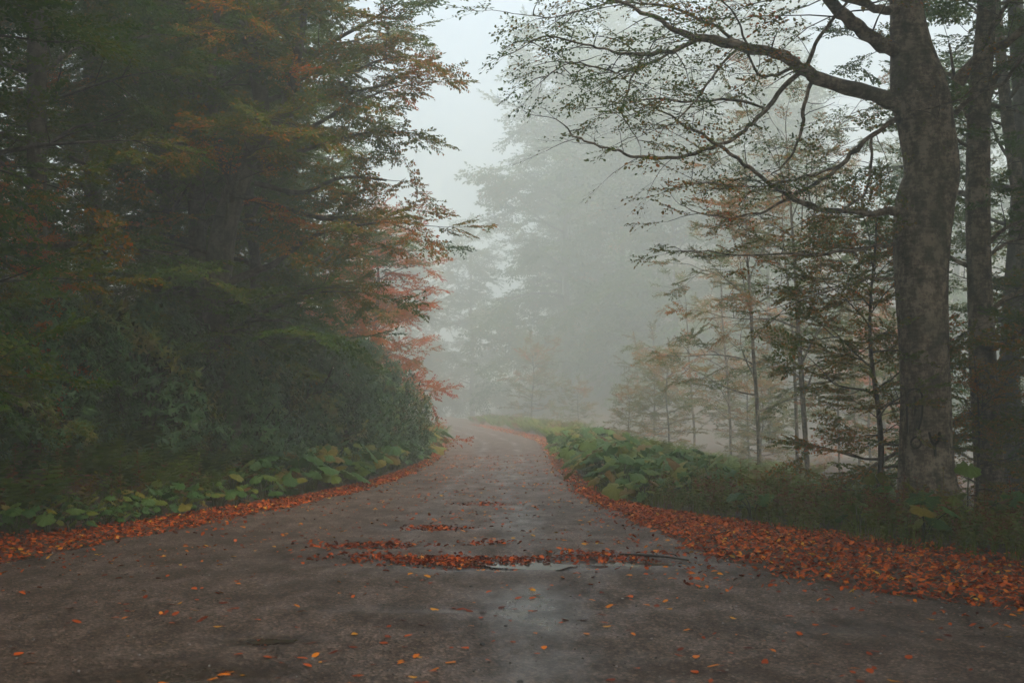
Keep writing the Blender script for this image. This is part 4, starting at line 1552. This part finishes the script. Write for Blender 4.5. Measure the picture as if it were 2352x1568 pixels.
# heaps of wet leaves in the potholes
for (cx, cyy, a, b_, n, lab) in [
        (-0.75, 13.75, 1.25, 0.34, 950, 'longest heap of wet dark red leaves across the left half of the road, in the nearest pothole'),
        (1.05, 13.95, 0.75, 0.28, 420, 'heap of wet dark red leaves right of the puddle in the nearest pothole'),
        (-1.75, 15.0, 0.72, 0.26, 330, 'second row of wet leaves, left of the road centre, behind the longest heap'),
        (-1.1, 17.0, 0.50, 0.26, 220, 'third small patch of wet leaves farther up the road'),
        (-0.45, 20.9, 0.50, 0.25, 140, 'farthest thin patch of wet leaves in a dip of the road'),
        (-0.35, 15.1, 0.35, 0.14, 60, 'tiny patch of dark leaves right of the second row')]:
    q = Q()
    p = np.stack([cx + a * rl.normal(0, 0.5, n), cyy + b_ * rl.normal(0, 0.58, n), np.zeros(n)], -1)
    p[:, 1] += 0.10 * np.sin(p[:, 0] * 3)
    p[:, 2] = road_z(p[:, 0], p[:, 1]) + 0.008 + 0.06 * rl.random(n) * np.exp(-((p[:, 0] - cx) / a) ** 2 - ((p[:, 1] - cyy) / b_) ** 2)
    litter(q, rl, p, 0.33 + rl.normal(0, 0.2, n), 0.4)
    tag(obj('leaf_heap', q.mesh('leaf_heap', [M_LITTER])), lab, 'leaf heap', kind='stuff')

# leaves lying singly on the asphalt: the nearest 280 are things, the rest one scatter
n = 5200
y = 6.9 + 33 * rl.random(n) ** 1.5
xl, xr = edge(LX, y), edge(RX, y)
x = xl + (xr - xl) * rl.random(n)
inv = np.abs(x) < 0.44 * y
clump = 0.62 + 0.55 * np.sin(x * 1.9 + 0.7) * np.sin(y * 1.3) + 0.35 * np.sin(x * 4.1 - y * 2.7)
keep = rl.random(n) < clump * np.where(x > 2.2, 0.45, np.where(y > 13, 0.9, 0.65))
x, y = x[inv & keep], y[inv & keep]
o = np.argsort(y)
x, y = x[o], y[o]
z = road_z(x, y) + 0.007
tone = np.where(rl.random(len(x)) < 0.26, 0.25, np.where(rl.random(len(x)) < 0.6, 0.62, 0.88)) + rl.normal(0, 0.06, len(x))
NEAR = 280
q = Q()
litter(q, rl, np.stack([x, y, z], -1)[NEAR:], tone[NEAR:], 0.22)
tag(obj('fallen_leaves', q.mesh('fallen_leaves', [M_LITTER])), 'leaves scattered thinly over the middle and far asphalt', 'fallen leaves', kind='stuff')


def single_leaf(seed, tn):
    rg = np.random.default_rng(seed)
    k = 7
    q = Q()
    L, W = 0.085, 0.023
    cols = []
    curl = rg.uniform(0.02, 0.16)
    for i in range(k):
        t = i / (k - 1)
        wd = W * (math.sin(math.pi * min(1, 0.06 + t * 0.94)) ** 0.75) * (1.0 if 0 < i < k - 1 else 0.12)
        bend = 0.022 * math.sin(t * 3 + seed) * curl * 3
        cols.append([(t * L - L / 2, -wd, bend + curl * wd * 0.9), (t * L - L / 2, 0, bend), (t * L - L / 2, wd, bend + curl * wd * 0.7)])
    v = np.array(cols).reshape(-1, 3)
    f = []
    for i in range(k - 1):
        for s in (0, 1):
            a = i * 3 + s
            f.append((a, a + 3, a + 4, a + 1))
    q.add(v, f, tn)
    st = np.array([[(-L / 2, 0, 0.0), (-L / 2 - 0.01, 0.001, 0.002), (-L / 2 - 0.02, 0.004, 0.004)]])
    tv, tf = tubes(st, [[0.0012, 0.001, 0.0008]], 3)
    q.add(tv, tf, tn * 0.6)
    return q.mesh('fallen_leaf', [M_LITTER], True)


KINDS = [('dark', (0.08, 0.18, 0.27), 'dark wet brown leaf lying singly on the near asphalt'),
         ('rust', (0.38, 0.48, 0.62), 'rust orange leaf lying singly on the near asphalt'),
         ('gold', (0.78, 0.85, 0.93), 'golden yellow leaf lying singly on the near asphalt')]
LEAFS = {kd: [single_leaf(20 + i * 3 + j, tn) for j, tn in enumerate(tns)] for i, (kd, tns, _) in enumerate(KINDS)}
for i in range(min(NEAR, len(x))):
    kd, _, lab = KINDS[0 if tone[i] < 0.42 else 1 if tone[i] < 0.76 else 2]
    o = obj('fallen_leaf', LEAFS[kd][i % 3], None, (x[i], y[i], z[i] + 0.002))
    o.rotation_euler = (rl.normal(0, 0.09), rl.normal(0, 0.09), rl.uniform(0, 6.28))
    s = rl.uniform(0.45, 1.15)
    o.scale = (s, s * rl.uniform(0.85, 1.2), s)
    side = 'left of the wet strip' if x[i] < -0.7 else 'on the wet strip' if x[i] < 0.6 else 'right of the wet strip'
    dist = 'at the bottom of the frame' if y[i] < 8.3 else 'a little way up the road' if y[i] < 9.8 else 'below the leaf heap' if y[i] < 12.4 else 'beside the leaf heap'
    tag(o, lab.split(' lying')[0] + ' lying ' + side + ', ' + dist, 'leaf', kd + ' leaves lying on the near asphalt')

# the wet stick at the end of the nearest puddle
q = Q()
p, r = smooth_path([(1.25, 14.05, 0.02), (1.5, 13.85, 0.035), (1.75, 13.72, 0.03), (1.98, 13.5, 0.022)], [0.010, 0.016, 0.014, 0.008], 12)
v, f = tubes(p[None], r[None], 7)
q.add(v, f)
p, r = smooth_path([(1.7, 13.75, 0.03), (1.78, 13.85, 0.05), (1.9, 13.88, 0.03)], [0.008, 0.006, 0.004], 6)
v, f = tubes(p[None], r[None], 5)
q.add(v, f)
tag(obj('stick', q.mesh('stick', [M_STICK], True)), 'crooked wet black stick lying at the right end of the nearest puddle', 'stick')

# small dark stones on the asphalt
M_STONE = plain('dark_stone', (0.03, 0.028, 0.026), 0.6, 0.4)
for (x, y, s) in [(-0.22, 8.9, 0.022), (-0.05, 9.6, 0.014), (0.15, 7.6, 0.016), (0.05, 7.7, 0.02), (-0.4, 11.6, 0.016), (1.0, 8.4, 0.012)]:
    q = Q()
    th = np.arange(8) * 2 * np.pi / 8
    rr = rl.uniform(0.75, 1.2, (4, 8))
    v = np.stack([np.stack([np.cos(th) * rr[k] * a, np.sin(th) * rr[k] * a * 0.8, np.full(8, h)], -1) for k, (a, h) in enumerate([(1, -0.3), (1.05, 0.25), (0.7, 0.7), (0.05, 0.8)])]).reshape(-1, 3) * s
    i = np.arange(3)[:, None] * 8
    j = np.arange(8)[None]
    f = np.stack([i + j, i + (j + 1) % 8, i + 8 + (j + 1) % 8, i + 8 + j], -1).reshape(-1, 4)
    q.add(v, f)
    tag(obj('pebble', q.mesh('pebble', [M_STONE], True), None, (x, y, float(road_z(x, y)))), 'small dark pebble on the wet asphalt in the foreground', 'pebble', 'pebbles on the near asphalt')

# loose gravel worn out of the asphalt, thickest along the right drift
q = Q()
n_ = 6000
y = 6.6 + 16 * rl.random(n_) ** 2.0
t = rl.random(n_)
xl, xr = edge(LX, y), edge(RX, y)
x = np.where(t < 0.22, xr - np.abs(rl.normal(0, 0.45, n_)) + 0.1, np.where(t < 0.32, xl + np.abs(rl.normal(0, 0.35, n_)) - 0.1, xl + (xr - xl) * rl.random(n_)))
z = surf_z(x, y)
base = np.array([(1, 0, -0.3), (0, 1, -0.3), (-1, 0, -0.3), (0, -1, -0.3), (0.7, 0.1, 0.5), (0.1, 0.6, 0.6), (-0.6, 0, 0.5), (0, -0.7, 0.55)])
fq = np.array([(0, 1, 5, 4), (1, 2, 6, 5), (2, 3, 7, 6), (3, 0, 4, 7), (4, 5, 6, 7)])
sz = 0.004 + 0.010 * rl.random(n_) ** 2.5
vv = base[None] * (1 + rl.normal(0, 0.2, (n_, 8, 3))) * sz[:, None, None]
aa_ = rl.uniform(0, 6.28, n_)
c_, s_ = np.cos(aa_)[:, None], np.sin(aa_)[:, None]
vv = np.stack([vv[..., 0] * c_ - vv[..., 1] * s_, vv[..., 0] * s_ + vv[..., 1] * c_, vv[..., 2]], -1) + np.stack([x, y, z], -1)[:, None]
ff = np.arange(n_)[:, None, None] * 8 + fq[None]
q.add(vv.reshape(-1, 3), ff.reshape(-1, 4), np.repeat(rl.random(n_), 5))
M_GRAVEL = leaf_material('gravel', [(0.0, (0.030, 0.024, 0.020)), (0.6, (0.10, 0.085, 0.072)), (1.0, (0.26, 0.24, 0.21))], 0.7, 0.0, 0.2)
tag(obj('gravel', q.mesh('gravel', [M_GRAVEL])), 'loose grey gravel grains strewn over the worn asphalt and its edges', 'gravel', kind='stuff')

# ------------------------------------------------------------------ the fog
HX, HY0, HY1, HZ0, HZ1 = 180, -55, 430, -9, 90
v = [(sx, sy, sz) for sx in (-HX, HX) for sy in (HY0, HY1) for sz in (HZ0, HZ1)]
me = bpy.data.meshes.new('haze')
me.from_pydata(v, [], [(0, 1, 3, 2), (4, 6, 7, 5), (0, 4, 5, 1), (2, 3, 7, 6), (0, 2, 6, 4), (1, 5, 7, 3)])
m, n, out = mat('fog')
pv = n.nodes.new('ShaderNodeVolumePrincipled')
pv.inputs['Color'].default_value = (0.935, 0.956, 0.875, 1)
pv.inputs['Density'].default_value = HAZE
pv.inputs['Anisotropy'].default_value = 0.5
n.links.new(pv.outputs[0], out.inputs['Volume'])
me.materials.append(m)
m.cycles.volume_sampling = 'DISTANCE'
obj('haze', me, kind='stuff')

print('TRIS', sum(2 * len(m.polygons) for m in bpy.data.meshes if m.users))

for o in COL.objects:
    if o.type == 'MESH' and len(o.data.polygons) > 15000 and o.data.get('seen') is None:
        o.data['seen'] = 1
        print('BIG', o.name, 2 * len(o.data.polygons), o.parent['label'] if o.parent else o.get('label'))
